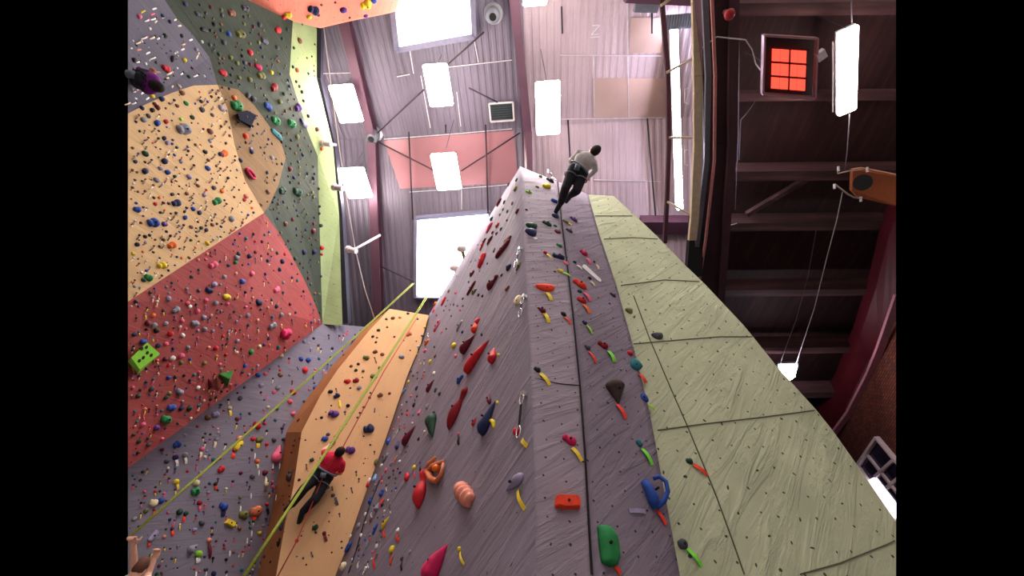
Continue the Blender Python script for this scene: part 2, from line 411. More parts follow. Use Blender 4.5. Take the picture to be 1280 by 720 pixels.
def metal_mat(name, rgb, rough=.38, metal=.75):
    m, nt, b = new_mat(name); c = lin(rgb)
    tc = N(nt, 'ShaderNodeTexCoord'); n = N(nt, 'ShaderNodeTexNoise'); n.inputs['Scale'].default_value = .5; n.inputs['Detail'].default_value = 6
    L(nt, tc.outputs['Object'], n.inputs['Vector'])
    r = ramp(nt, n.outputs[0], [(.3, tuple(v*.78 for v in c)), (.7, tuple(min(1, v*1.15) for v in c))])
    L(nt, r.outputs[0], b.inputs['Base Color']); b.inputs['Metallic'].default_value = metal
    rr = ramp(nt, n.outputs[0], [(.3, (rough*.8,)*3), (.7, (rough*1.25,)*3)]); L(nt, rr.outputs[0], b.inputs['Roughness'])
    bp = N(nt, 'ShaderNodeBump'); bp.inputs['Strength'].default_value = .25; bp.inputs['Distance'].default_value = .05
    L(nt, n.outputs[0], bp.inputs['Height']); L(nt, bp.outputs[0], b.inputs['Normal'])
    return m
M_roof = metal_mat('galvanised_roof_sheet', (116, 106, 122), .55, .15)
M_roof_lit = metal_mat('strip_lit_roof_tone', (194, 172, 180), .55, .1)  # roof metal made paler for the strip light falling on the right bay
M_refl_pink = metal_mat('pink_roof_reflection', (160, 108, 116), .45, .3)  # pink reflection on the metal put into the colour
M_refl_cream = metal_mat('cream_roof_reflection', (204, 172, 162), .45, .3)  # peach and cream reflections put into the colour
M_steel = plain('red_oxide_steel', (98, 66, 82), .5, 0, .15, 3)
M_steeld = plain('dark_oxide_steel', (70, 40, 48), .6, 0, .2, 2)
M_rod = plain('dark_rod', (70, 58, 66), .5, .4)
M_white = plain('white_enamel', (222, 216, 218), .4)
M_grey = plain('grey_housing', (120, 122, 132), .5)
M_black = plain('black_rubber', (22, 20, 22), .6)
M_alu = plain('aluminium', (200, 200, 206), .3, .8)

def corr(x0, x1, along0, along1, O, A, B, nrm, mat, name, per=.2, amp=.016, parent=None):
    """real trapezoid corrugation: ribs run along B"""
    bm = bmesh.new(); xs = []; x = x0
    while x < x1:
        xs += [(x, 0), (x+per*.35, 0), (x+per*.5, amp), (x+per*.85, amp)]; x += per
    rows = [[bm.verts.new(O + A*x + B*s - nrm*h) for x, h in xs] for s in (along0, along1)]
    for i in range(len(xs)-1): bm.faces.new((rows[0][i], rows[0][i+1], rows[1][i+1], rows[1][i]))
    bm.normal_update(); bmesh.ops.solidify(bm, geom=bm.faces[:], thickness=.012)
    return bm
xm = (hitN(655, 100)-(K0+ax*4.7)).dot(ax)
for nm, x0, x1, s0, s1, B, nrm, mt in (('ceiling', -9, xm, -5.5, 0, ay, Zv, M_roof), ('ceiling_right_bay', xm, 9, -5.5, 0, ay, Zv, M_roof_lit),
                                       ('ceiling_far_slope', -9, xm, 0, 9, ayf, farN, M_roof), ('ceiling_far_right_bay', xm, 9, 0, 9, ayf, farN, M_roof_lit)):
    tag(obj(nm, clip(corr(x0, x1, s0, s1, K0+ax*4.7, ax, B, nrm, None, ''), 160, 884), mt), kind='structure')
tag(obj('ceiling_liner', clip(slab([K0-ax*5-ay*5.4+Zv*.12, K0+ax*14-ay*5.4+Zv*.12, K0+ax*14+Zv*.12, K0-ax*5+Zv*.12], .1, Zv), 160, 884), M_grey), kind='structure')

def sheet(pix, mat, label, fn, dz=-.045):  # thin tinted patch imitating a reflection on the metal roof
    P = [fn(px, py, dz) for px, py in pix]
    o = recenter(obj('roof_reflection', slab(P, .01, Zv), mat)); tag(o, label, 'painted reflection'); return o
sheet([(480, 176), (642, 163), (648, 228), (500, 236)], M_refl_pink, 'pinkish reflection painted on the roof under the ridge above the white skylight', hitF)
sheet([(742, 98), (832, 98), (832, 146), (742, 147)], M_refl_cream, 'peach reflection painted on the roof right of the bright lamp beside the truss chord', hitN)
sheet([(788, 22), (830, 22), (832, 66), (786, 66)], M_refl_cream, 'cream reflection painted on the roof near the top beside the truss chord', hitN)
# bright lapped seams between sheets (real folded strips)
trims = [([(404, 92), (440, 91)], hitN), ([(560, 84), (640, 75)], hitN), ([(700, 69), (828, 70)], hitN), ([(496, 96), (512, 93)], hitN),
         ([(700, 149), (770, 148), (828, 147)], hitN), ([(512, 240), (560, 237), (634, 231)], hitF), ([(480, 174), (560, 168), (640, 161)], hitF),
         ([(512, 62), (517, 92)], hitN), ([(592, 47), (598, 78)], hitN), ([(526, 95), (538, 160)], hitN), ([(742, 70), (743, 146)], hitN), ([(785, 70), (786, 146)], hitN),
         ([(784, 0), (785, 68)], hitN), ([(742, 225), (788, 226), (826, 227)], hitF), ([(571, 115), (576, 158)], hitN), ([(577, 236), (577, 262)], hitF)]
for i, (pix, fn) in enumerate(trims):
    bm = bmesh.new(); pp = [fn(px, py, -.06) for px, py in pix]
    for a, b in zip(pp, pp[1:]): add_beam(bm, a, b, .02, .02)
    bmesh.ops.recalc_face_normals(bm, faces=bm.faces)
    tag(obj('trim_%d' % (i+1), bm, M_white), kind='structure')

# --- skylights
M_sky = glow('daylight_pane', (240, 244, 255), 7.0)
def skylight(n, pix, fn, frame_px, w=.14):
    P = [fn(px, py, -.10) for px, py in pix]
    win = empty('window_%d' % n, sum(P, Vector())/4); tag(win, kind='structure')
    keep(obj('pane', slab(P, .02, Zv), M_sky), win)
    bm = bmesh.new()
    for i in range(4): add_beam(bm, P[i]-Zv*.03, P[(i+1) % 4]-Zv*.03, w, .14)
    bmesh.ops.recalc_face_normals(bm, faces=bm.faces); keep(obj('frame', bm, plain('skylight_frame_grey', (128, 124, 146), .5)), win)
skylight(1, [(483, -60), (497, 62), (593, 45), (588, -60)], hitN, None)
skylight(2, [(520, 272), (612, 264), (616, 372), (519, 371)], hitF, None, .1)

# --- rafters and purlins
def top_beam(name, a, b, w, h, mat, label, cat='roof beam', i=True, group=None):
    bm = (ibeam if i else beam)(a, b, w, h); o = recenter(obj(name, clip(bm), mat)); tag(o, label, cat, group); return o
top_beam('roof_beam', hitN(423, -10, -.3), roof_at(466, 172, -.3), .26, .34, M_steel, 'red steel rafter passing the leftmost lamp from the coral overhang')
top_beam('roof_beam', hitF(466, 174, -.3), hitF(474, 402, -.3), .26, .34, M_steel, 'plum steel rafter dropping from the ridge towards the sand column')
top_beam('roof_beam', hitN(641, -20, -.3), hitN(660, 166, -.3), .24, .34, M_steel, 'plum steel rafter between the skylights and the brightest lamp')
top_beam('roof_beam', hitF(660, 166, -.3), hitF(661, 240, -.3), .24, .34, M_steel, 'short plum steel rafter ending behind the tower peak')
top_beam('eave_beam', hitF(800, 281, -.25), hitF(878, 281, -.25), .45, .4, M_steel, 'red eave beam crossing behind the green wall top', i=False)
top_beam('roof_beam', hitN(782, -6, -.3), hitN(868, -2, -.3), .3, .3, M_steel, 'brown steel cross beam at the top edge beside the truss', i=False)
o = obj('louvre', corr(-.15, .6, 0, .35, hitN(838, 18, -.35), ax, ay, Zv, None, '', .07, .04), M_grey); tag(recenter(o), 'small grey ribbed louvre above the long strip light', 'louvre')
top_beam('roof_beam', hitN(793, 9, -.3), hitN(822, 10, -.3), .2, .2, M_grey, 'short grey duct end under the top cross beam', 'duct', i=False)

def rod(a, b, r, name, label, cat, mat=M_rod):
    o = recenter(obj(name, clip(tube([a, b], r)), mat)); tag(o, label, cat); return smooth(o)
for a, b, lab in (((470, 168), (530, 112), 'thin brace rising right from the ridge vent'), ((586, 110), (622, 128), 'thin brace leading to the square grey vent'),
                  ((474, 178), (560, 222), 'thin brace falling right from the ridge vent'), ((576, 214), (650, 166), 'thin brace rising to the plum rafter right of the lower lamp'),
                  ((470, 330), (517, 352), 'thin brace under the lower skylight corner'), ((556, 84), (605, 40), 'thin brace crossing beside the upper skylight')):
    rod(roof_at(*a, -.25), roof_at(*b, -.25), .022, 'brace_rod', lab, 'brace')
for a, b, lab in (((511, 165), (516, 275), 'dark hanging rod left of the lower skylight'), ((607, 156), (610, 268), 'dark hanging rod above the lower skylight corner'),
                  ((702, 8), (703, 42), 'short dark rod left of the white emblem sticker'), ((815, 14), (815, 42), 'short dark rod under the grey duct'),
                  ((809, 148), (820, 278), 'long dark rod on the far roof slope beside the truss'), ((557, 156), (557, 166), 'tiny dark rod stub at the ridge'), ((710, 150), (714, 225), 'dark conduit behind the upper climber')):
    rod(roof_at(*a, -.2), roof_at(*b, -.2), .025, 'hanging_rod', lab, 'rod')
# vents
def vent(px, py, r, label):
    p = roof_at(px, py, -.5); root = thing('roof_vent', label, 'vent', p)
    bm = bmesh.new(); add_tube(bm, [p+Zv*.45, p+Zv*.1, p-Zv*.0], [r*1.2, r*1.2, r], 20); bmesh.ops.recalc_face_normals(bm, faces=bm.faces)
    smooth(keep(obj('housing', bm, M_grey), root)); keep(obj('flange', tube([p+Zv*.44, p+Zv*.40], r*1.7, 20), M_alu), root)
    keep(obj('throat', tube([p-Zv*.01, p-Zv*.03], r*.62, 16), M_black), root)
vent(616, 21, .15, 'round grey roof vent right of the upper skylight'); vent(464, 174, .15, 'round grey roof vent on the left rafter at the ridge')
p = hitN(627, 140, -.15); root = thing('square_vent', 'square dark grille vent with white frame near the middle rafter', 'vent', p)
bm = bmesh.new()
for s in range(7): add_beam(bm, p-ax*.3+ay*(-.21+s*.07), p+ax*.3+ay*(-.21+s*.07), .045, .02)
bmesh.ops.recalc_face_normals(bm, faces=bm.faces); keep(obj('grille', bm, plain('grille_dark', (62, 70, 74))), root)
keep(obj('backing', beam(p-ax*.32+Zv*.05, p+ax*.32+Zv*.05, .5, .04), plain('vent_shadow', (30, 34, 36))), root)
bm = bmesh.new()
cs = [p-ax*.36-ay*.27, p+ax*.36-ay*.27, p+ax*.36+ay*.27, p-ax*.36+ay*.27]
for i in range(4): add_beam(bm, cs[i], cs[(i+1) % 4], .05, .05)
bmesh.ops.recalc_face_normals(bm, faces=bm.faces); keep(obj('frame', bm, M_white), root)
# pale emblem sticker on the roof sheet
bm = bmesh.new(); p = hitN(744, 38, -.06)
for a, b in (((-.08, -.12), (.12, -.12)), ((.12, -.12), (-.1, .1)), ((-.12, .16), (.12, .16)), ((-.1, .1), (.1, .1))):
    add_beam(bm, p+ax*a[0]+ay*a[1], p+ax*b[0]+ay*b[1], .025, .01)
bmesh.ops.recalc_face_normals(bm, faces=bm.faces); tag(recenter(obj('emblem_sticker', bm, M_white)), 'small white angular emblem sticker on the metal roof', 'sticker')

# --- lamps
M_lamp = glow('lamp_diffuser_glow', (255, 247, 238), 34.0); M_fill_lamp = glow('fill_lamp_glow_rear', (255, 247, 238), 15.0)  # second, weaker glow is for the added fill lamps behind the viewer
def lamp(px, py, wpx, hpx, label, drop=1.3, top=True, frac=1.0):
    p = roof_at(px, py, -drop); t = depth(p); w = wpx*t/FOC; l = hpx*t/FOC*1.08
    root = thing('high_bay_lamp', label, 'lamp', p, 'high bay lamps')
    bm = bmesh.new(); add_beam(bm, p-ay*l/2, p+ay*l/2, w, .10); bmesh.ops.recalc_face_normals(bm, faces=bm.faces)
    bmesh.ops.bevel(bm, geom=bm.edges[:], offset=.03, segments=2, affect='EDGES'); keep(obj('diffuser', bm, M_lamp), root)
    bm = bmesh.new(); add_beam(bm, p-ay*l*.45+Zv*.09, p+ay*l*.45+Zv*.09, w*.82, .07); bmesh.ops.recalc_face_normals(bm, faces=bm.faces)
    keep(obj('housing', bm, M_white), root)
    for s in (-1, 1): keep(obj('hanger', tube([p+ay*s*l*.4+Zv*.1, p+ay*s*l*.4+Zv*(drop+.05)], .008, 6), M_rod), root)
    return root
lamp(433, 130, 30, 42, 'glowing rectangular high bay lamp nearest the pale lime edge, upper left')
lamp(548, 107, 30, 46, 'glowing rectangular high bay lamp just below the upper skylight')
lamp(685, 136, 30, 60, 'brightest high bay lamp, right of the middle rafter', 3.3)
lamp(445, 229, 31, 38, 'glowing high bay lamp beside the white camera bracket, far left')
lamp(558, 215, 31, 45, 'glowing high bay lamp above the lower skylight', 2.6)
lamp(668, -22, 30, 46, 'high bay lamp cut by the top edge of the picture')
for i, (x, y) in enumerate(((-3.5, -2.2), (1, -2.2), (5.0, -2.0), (9, -2), (-7, -2), (-3.5, -6.5), (1, -6.5), (5.5, -6), (9.5, -6), (-7, -6.5))):    # unseen lamps added behind the camera as fill light
    p = Vector((x, y, ZR-1.5)); root = thing('high_bay_lamp', 'unseen high bay lamp added behind the viewer as fill light', 'lamp', p, 'added fill lamps behind the viewer')
    bm = bmesh.new(); add_beam(bm, p-ay*.6, p+ay*.6, .7, .1); bmesh.ops.recalc_face_normals(bm, faces=bm.faces); keep(obj('diffuser', bm, M_fill_lamp), root)
    keep(obj('housing', beam(p-ay*.55+Zv*.09, p+ay*.55+Zv*.09, .6, .07), M_white), root)

# --- truss chord, strip light, channel between the roof and the dark girder
def spar(pts, w, h, mat, name, label, cat, parent=None):
    bm = bmesh.new(); P = [P3(q) for q in pts]
    for a, b in zip(P, P[1:]): add_beam(bm, a, b, w, h)
    bmesh.ops.recalc_face_normals(bm, faces=bm.faces); clip(bm)
    o = obj(name, bm, mat)
    if parent: keep(o, parent)
    else: recenter(o); tag(o, label, cat)
    return o
M_beige = plain('beige_painted_channel', (176, 158, 132), .5)
M_darkwood = plain('dark_girder_paint', (58, 34, 40), .7, 0, .2, 2)
tr = thing('roof_truss', 'slim dark roof truss with pale cross struts left of the big girder', 'truss', at(850, 140, 11))
spar([(826, -15, 10.4), (835, 95, 11.0), (836, 180, 11.6), (834, 240, 12.0), (831, 304, 12.4)], .1, .12, M_steeld, 'chord', None, None, tr)
spar([(870, -15, 9.6), (872, 95, 10.1), (872, 180, 10.8), (868, 270, 11.4), (865, 300, 11.6)], .2, .12, M_beige, 'channel', None, None, tr)
spar([(865, -15, 10.3), (869, 95, 10.9), (868, 180, 11.5), (863, 264, 12.0)], .06, .06, M_beige, 'thin_rail', None, None, tr)
spar([(868, -15, 10.2), (872, 20, 10.4), (873, 60, 10.6)], .05, .05, M_steeld, 'thin_rail', None, None, tr)
for a, b in (((833, 91, 10.9), (872, 70, 10.6)), ((836, 172, 11.4), (872, 172, 11.2)), ((834, 252, 12), (869, 272, 11.8)), ((826, 7, 10.3), (842, -4, 10.3))):
    spar([a, b], .05, .05, M_beige, 'strut', None, None, tr)
for y, t in ((120, 11.2), (197, 11.7)):
    keep(obj('handle', tube([(859, y-10, t), (856, y-8, t), (856, y+8, t), (860, y+10, t)], .018, 6), M_white), tr)
p0, p1 = at(843, 26, 11.5), at(850, 262, 12.9)
sr = thing('strip_light', 'very long bright vertical strip light beside the truss chord', 'lamp', (p0+p1)/2)
M_strip = glow('strip_tube_glow', (238, 236, 255), 26.0)
keep(obj('tube', tube([p0, p1], .085, 10), M_strip), sr); keep(obj('batten', beam(p0+Zv*.1, p1+Zv*.1, .22, .05), M_white), sr)
# black post hanging below the channel
spar([(872, 270, 11.9), (866, 345, 12.2)], .42, .2, M_black, 'black_panel', 'black panel hanging below the beige channel at the green wall top', 'panel')

# --- the big girder
gd = thing('girder', 'massive dark maroon girder dividing metal roof and timber deck', 'girder', at(893, 170, 11))
def quadprism(pix, mat, name, root, thick=.5, lab=None):
    o = obj(name, slab([at(*q) for q in pix], thick, Zv), mat); keep(o, root)
    if lab: o['label'] = lab
    return o
quadprism([(877, -20, 9.0), (917, -20, 9.0), (916, 180, 10.9), (898, 440, 13.6), (862, 436, 13.6), (880, 180, 10.9)], M_darkwood, 'web', gd)
spar([(880, -20, 9.0), (885, 95, 9.8), (883, 200, 10.9), (858, 420, 13.4)], .12, .1, plain('bluegrey_pipe', (96, 96, 104), .4), 'pipe', None, None, gd)
spar([(889, -20, 8.9), (894, 95, 9.7), (893, 200, 10.8), (882, 300, 11.8), (862, 430, 13.4)], .06, .06, plain('pinkish_pipe', (180, 120, 116), .4), 'pipe', None, None, gd)
spar([(917, -20, 9.0), (915, 180, 10.8), (896, 435, 13.6)], .2, .14, plain('girder_flange', (74, 48, 54), .6), 'flange', None, None, gd)
M_cable = plain('white_cable', (205, 195, 192), .5)
def cable(pts, r, label, mat=M_cable, name='cable', cat='cable'):
    o = recenter(obj(name, clip(tube([P3(q) for q in pts], r, 6)), mat)); tag(o, label, cat); return smooth(o)
cable([(868, 74, 10.5), (880, 58, 9.6), (896, 46, 9.4), (932, 50, 9.5), (940, 62, 9.6), (945, 80, 10), (951, 88, 10.4)], .014, 'white cable looping over the girder to the glowing heater')
p = at(912, 18, 8.7)
root = thing('alarm_bell', 'round red alarm bell on the girder near the top', 'alarm bell', p)
bm = bmesh.new(); add_ball(bm, p, .11, (1, 1, .7), None, 16); smooth(keep(obj('dome', bm, plain('alarm_red', (150, 40, 44), .3)), root))
keep(obj('mount', tube([p+Zv*.05, p+Zv*.25], .05, 10), M_steeld), root)

# --- timber deck on the right
ZT = 12.2
def wood_mat(name, rgb, along=(1, .06, 1), yaw=0, sc=3):
    m, nt, b = new_mat(name); c = lin(rgb)
    tc = N(nt, 'ShaderNodeTexCoord'); mp = N(nt, 'ShaderNodeMapping'); mp.inputs['Rotation'].default_value = (0, 0, yaw); mp.inputs['Scale'].default_value = along
    L(nt, tc.outputs['Object'], mp.inputs[0])
    n = N(nt, 'ShaderNodeTexNoise'); n.inputs['Scale'].default_value = sc; n.inputs['Detail'].default_value = 8; n.inputs['Roughness'].default_value = .65
    L(nt, mp.outputs[0], n.inputs['Vector'])
    r = ramp(nt, n.outputs[0], [(.3, tuple(v*.45 for v in c)), (.55, c), (.75, tuple(min(1, v*1.9) for v in c))])
    L(nt, r.outputs[0], b.inputs['Base Color']); b.inputs['Roughness'].default_value = .75
    bp = N(nt, 'ShaderNodeBump'); bp.inputs['Strength'].default_value = .3; L(nt, n.outputs[0], bp.inputs['Height']); L(nt, bp.outputs[0], b.inputs['Normal'])
    return m
M_deck = wood_mat('stained_roof_boards', (62, 32, 31), (1, .07, 1), .1, 5)
M_deckb = wood_mat('stained_timber_beam', (92, 60, 60), (.08, 1, 1), 0, 4)
pts = [onZ(890, -40, ZT), onZ(1130, -40, ZT), onZ(1130, 300, ZT), onZ(1060, 520, ZT), onZ(880, 520, ZT)]
bm = clip(slab(pts, .12, Zv), 886, 1120); tag(obj('ceiling_timber_deck', bm, M_deck), kind='structure')
bx = Vector((1, -.03, 0)).normalized()
EA, EB = onZ(1112, 250, 10.9), onZ(1035, 545, 10.9)
def tb(py, xl, xr, depth_m, w, z, label, mat=M_deckb):
    a, b = onZ(xl, py, z), onZ(xr, py-2, z); d = (b-a).normalized()
    bm = clip(beam(a, b, w, depth_m), 886, 1120); o = recenter(obj('timber_beam', bm, mat)); tag(o, label, 'timber beam'); return o
tb(10, 900, 1125, .45, .25, 11.9, 'dark timber roof beam along the top edge above the heater')
tb(120, 905, 1125, .3, .2, 12.0, 'faint timber beam passing just below the heater')
tb(215, 905, 1125, .55, .3, 11.7, 'dark timber beam level with the orange bracket')
tb(278, 902, 1105, .55, .3, 11.7, 'timber beam carrying the pale conduit pipe')
tb(360, 897, 1098, .6, .3, 11.6, 'timber beam crossing above the two lamp cables')
tb(432, 893, 1085, .6, .35, 11.4, 'timber beam just above the small spotlight')
tb(488, 900, 1060, .6, .4, 11.2, 'farthest short timber beam right of the small spotlight')
for a, b in (((933, 268, 17.9), (1008, 224, 16.0)),):
    spar([onZ(a[0], a[1], 11.6), onZ(b[0], b[1], 11.6)], .14, .14, M_deckb, 'diagonal_brace', 'diagonal timber brace between two beams left of the bracket', 'brace')
# blocking boards standing between beams at the back
o = obj('end_board', slab([onZ(880, 520, ZT), onZ(1060, 520, ZT), onZ(1060, 520, ZT)-Zv*2.5, onZ(880, 520, ZT)-Zv*2.5], .1), M_deckb); tag(recenter(o), 'dark end board closing the far timber roof', 'board')
# eaves girder on the right
M_redg = plain('oxide_red_girder', (96, 26, 34), .55, 0, .12, 2)
gr = thing('eaves_girder', 'deep oxide red eaves girder along the brick wall', 'girder', (EA+EB)/2)
ed = (EB-EA).normalized()
LE = [(1124, 258), (1110, 300), (1095, 360), (1075, 420), (1052, 477), (1024, 525)]
RE = [(1124, 368), (1112, 402), (1100, 436), (1087, 467), (1062, 515), (1036, 550)]
lp = [onZ(x, y, 10.9) for x, y in LE]; rp = [onZ(x, y, 10.3) for x, y in RE]
bm = bmesh.new(); va = [bm.verts.new(p) for p in lp]; vb = [bm.verts.new(p) for p in rp]; vc = [bm.verts.new(p+Zv*.5+RT*.05) for p in lp]; vd = [bm.verts.new(p+Zv*.5+RT*.05) for p in rp]
for i in range(5):
    bm.faces.new((va[i], va[i+1], vb[i+1], vb[i])); bm.faces.new((vc[i], vd[i], vd[i+1], vc[i+1]))
    bm.faces.new((va[i], vc[i], vc[i+1], va[i+1])); bm.faces.new((vb[i], vb[i+1], vd[i+1], vd[i]))
bmesh.ops.recalc_face_normals(bm, faces=bm.faces); uv_plane(bm); o = obj('web', bm, M_redg); keep(o, gr)
spar([p + (C-p).normalized()*.45 for p in rp], .26, .1, plain('pinkish_flashing', (206, 138, 150), .5), 'flashing', None, None, gr)
bpy.context.view_layer.update()
for o in list(gr.children):                        # keep within what is known of the place
    b2 = bmesh.new(); b2.from_mesh(o.data); M = o.matrix_parent_inverse.copy()
    clip(b2); b2.to_mesh(o.data); b2.free()
# brick wall under it
W0, W1 = rp[0]+RT*.2, rp[-1]+RT*.2
wN = (W1-W0).cross(Zv).normalized()
m, nt, b = new_mat('brown_brick'); uv = N(nt, 'ShaderNodeUVMap'); uv.uv_map = 'UVMap'
bt = N(nt, 'ShaderNodeTexBrick'); bt.inputs['Scale'].default_value = 1; bt.inputs['Brick Width'].default_value = .22; bt.inputs['Row Height'].default_value = .085
bt.inputs['Mortar Size'].default_value = .012; bt.inputs['Color1'].default_value = (*lin((134, 62, 36)), 1); bt.inputs['Color2'].default_value = (*lin((96, 44, 30)), 1); bt.inputs['Mortar'].default_value = (*lin((50, 28, 28)), 1)
L(nt, uv.outputs[0], bt.inputs['Vector']); L(nt, bt.outputs[0], b.inputs['Base Color']); b.inputs['Roughness'].default_value = .9
M_brick = m
def onW(px, py, off=0):
    return onP(px, py, W0 + (wN if wN.dot(C-W0) > 0 else -wN)*off, wN)
far = W1 + (W1-W0)*.6; near_ = W0
WP = [near_+Zv*.3, far+Zv*.3, ground(far), ground(near_)]
tag(obj('wall_right', clip(slab(WP, .3)), M_brick), kind='structure')
win = empty('window_3', onW(1100, 600)); tag(win, kind='structure')
M_fr = plain('window_frame_pink', (255, 222, 222), .5); M_jamb_glow = glow('jamb_daylight_glow', (236, 230, 255), 3.2)
M_dglass = plain('dark_glass', (52, 40, 62), .08, 0, .3, 2, 0)
keep(obj('glass', clip(slab([onW(1075, 583, .02), onW(1097, 549, .02), onW(1150, 612, .02), onW(1150, 695, .02)], .02)), M_dglass), win)
keep(obj('glowing_jamb', clip(slab([onW(1086, 600, .05), onW(1094, 596, .05), (onW(1150, 668, .05)), (onW(1150, 694, .05))], .02)), M_jamb_glow), win)  # glowing band standing for daylight on the white window jamb
bm = bmesh.new()
for a, c, w in (((1073, 582), (1097, 547), .2), ((1073, 582), (1150, 694), .16), ((1097, 547), (1150, 610), .2), ((1083, 567), (1150, 652), .1), ((1094, 596), (1116, 576), .1), ((1108, 610), (1130, 592), .08)):
    add_beam(bm, onW(*a, .06), onW(*c, .06), w, .1)
bmesh.ops.recalc_face_normals(bm, faces=bm.faces); keep(obj('frame', clip(bm), M_fr), win)

# --- heater
hc = [(955, 44), (1021, 48), (1018, 122), (953, 117)]
zt = 10.9
HP = [onZ(px, py, zt) for px, py in hc]; hp = sum(HP, Vector())/4
ht = thing('radiant_heater', 'square radiant heater with twelve glowing red tiles under the timber deck', 'heater', hp)
def bil(u, v): return HP[0].lerp(HP[1], u).lerp(HP[3].lerp(HP[2], u), v)
bm = bmesh.new()
for i in range(4): add_beam(bm, HP[i], HP[(i+1) % 4], .04, .12)
bmesh.ops.recalc_face_normals(bm, faces=bm.faces); keep(obj('casing', bm, plain('heater_steel', (176, 132, 138), .3, .3)), ht)
keep(obj('back_plate', slab([bil(0, 0)+Zv*.1, bil(1, 0)+Zv*.1, bil(1, 1)+Zv*.1, bil(0, 1)+Zv*.1], .04, Zv), plain('heater_black', (40, 26, 28), .5)), ht)
M_hot = glow('glowing_ceramic', (255, 72, 54), .95); M_burn = plain('heater_mesh', (44, 14, 12), .6)
for r in range(3):
    for c in range(4):
        u0 = .17+c*.165; v0 = .2+r*.24
        q = [bil(u0+.008, v0+.012)+Zv*.02, bil(u0+.157, v0+.012)+Zv*.02, bil(u0+.157, v0+.215)+Zv*.02, bil(u0+.008, v0+.215)+Zv*.02]
        keep(obj('ceramic_tile', slab(q, .03, Zv), M_hot), ht)
bm = bmesh.new()
for r in range(4): add_beam(bm, bil(.15, .195+r*.24), bil(.85, .195+r*.24), .02, .04)
add_beam(bm, bil(.5, .19), bil(.5, .92), .018, .04); bmesh.ops.recalc_face_normals(bm, faces=bm.faces); keep(obj('guard', bm, M_burn), ht)
for s in (.1, .9): keep(obj('hanger', tube([bil(s, .5)+Zv*.1, bil(s, .5)+Zv*1.3], .012, 6), M_rod), ht)
q = onZ(1026, 69, 10.9); o = obj('junction_box', beam(q-Vector((.07, .07, 0)), q+Vector((.07, .07, 0)), .18, .12), M_white); tag(recenter(o), 'small white diamond shaped junction box beside the heater', 'junction box')
# --- strip fitting, right
p = onZ(1059.5, 88, 10.9); a, b_ = onZ(1060, 36, 10.9), onZ(1058.5, 141, 10.9)
sl_ = thing('strip_light', 'bright rectangular strip light at the right beside the heater', 'lamp', p)
bm = beam(a, b_, .40, .10); bmesh.ops.bevel(bm, geom=bm.edges[:], offset=.03, segments=2, affect='EDGES'); keep(obj('diffuser', bm, glow('strip_diffuser_glow', (255, 240, 236), 13.0)), sl_)
keep(obj('housing', beam(a+Zv*.1, b_+Zv*.1, .36, .08), M_white), sl_)
keep(obj('side_rail', tube([onZ(1041, 52, 10.9), onZ(1041, 140, 10.9)], .015, 6), M_cable), sl_)
for q in (a, b_): keep(obj('hanger', tube([q+Zv*.1, q+Zv*1.4], .012, 6), M_rod), sl_)
M_gc = plain('grey_cable', (120, 112, 120), .5)
cable([onZ(1064, -10, 11.2), onZ(1065, 36, 11.0)], .014, 'short grey cable entering the right strip light from above', M_gc)
cable([onZ(1062, 142, 11), onZ(1059, 190, 10.8), onZ(1056, 212, 10.7)], .014, 'grey cable from the right strip light down to the orange bracket', M_gc)
cable([(1053, 240, 12.6), (1046, 275, 13), (1034, 320, 13.6), (1018, 385, 14.6), (1000, 440, 15.6), (995, 456, 16)], .014, 'long pale cable from the orange bracket down to the small spotlight', M_cable)
cable([(1022, 278, 14), (1010, 345, 14.8), (995, 400, 15.4), (980, 440, 15.8), (974, 458, 16)], .014, 'second darker cable down to the small spotlight', M_gc)
cable([(914, 281, 13), (930, 277, 13.6), (1040, 279.5, 13.4), (1045, 276, 13.4), (1047, 271, 13.3)], .014, 'pale conduit running level under the timber beam')
cable([(922, -10, 10), (924, 75, 10.6), (923, 170, 11.4), (919, 262, 12)], .011, 'thin grey cable hanging near the heater beside the girder', M_gc)
cable([(909, 288, 12.2), (903, 335, 12.6), (897, 368, 12.8)], .011, 'thin pale wire dropping behind the green wall top')
cable([(951, 116, 11.2), (935, 140, 11.4), (926, 150, 11.4), (924, 200, 11.8)], .011, 'thin slack wire below the heater', M_gc)
p = at(985, 466, 16)
sp = thing('spotlight', 'small bright spotlight hanging above the green wall edge', 'lamp', p)
q = [at(975, 458, 16), at(996, 457, 16), at(994, 471, 16), at(985, 477, 16)]
keep(obj('lens', slab(q, .12), glow('spot_lens_glow', (246, 240, 255), 45.0)), sp)
keep(obj('housing', slab([at(973, 455, 16.1), at(998, 454, 16.1), at(997, 462, 16.15), at(974, 463, 16.15)], .2), M_grey), sp)
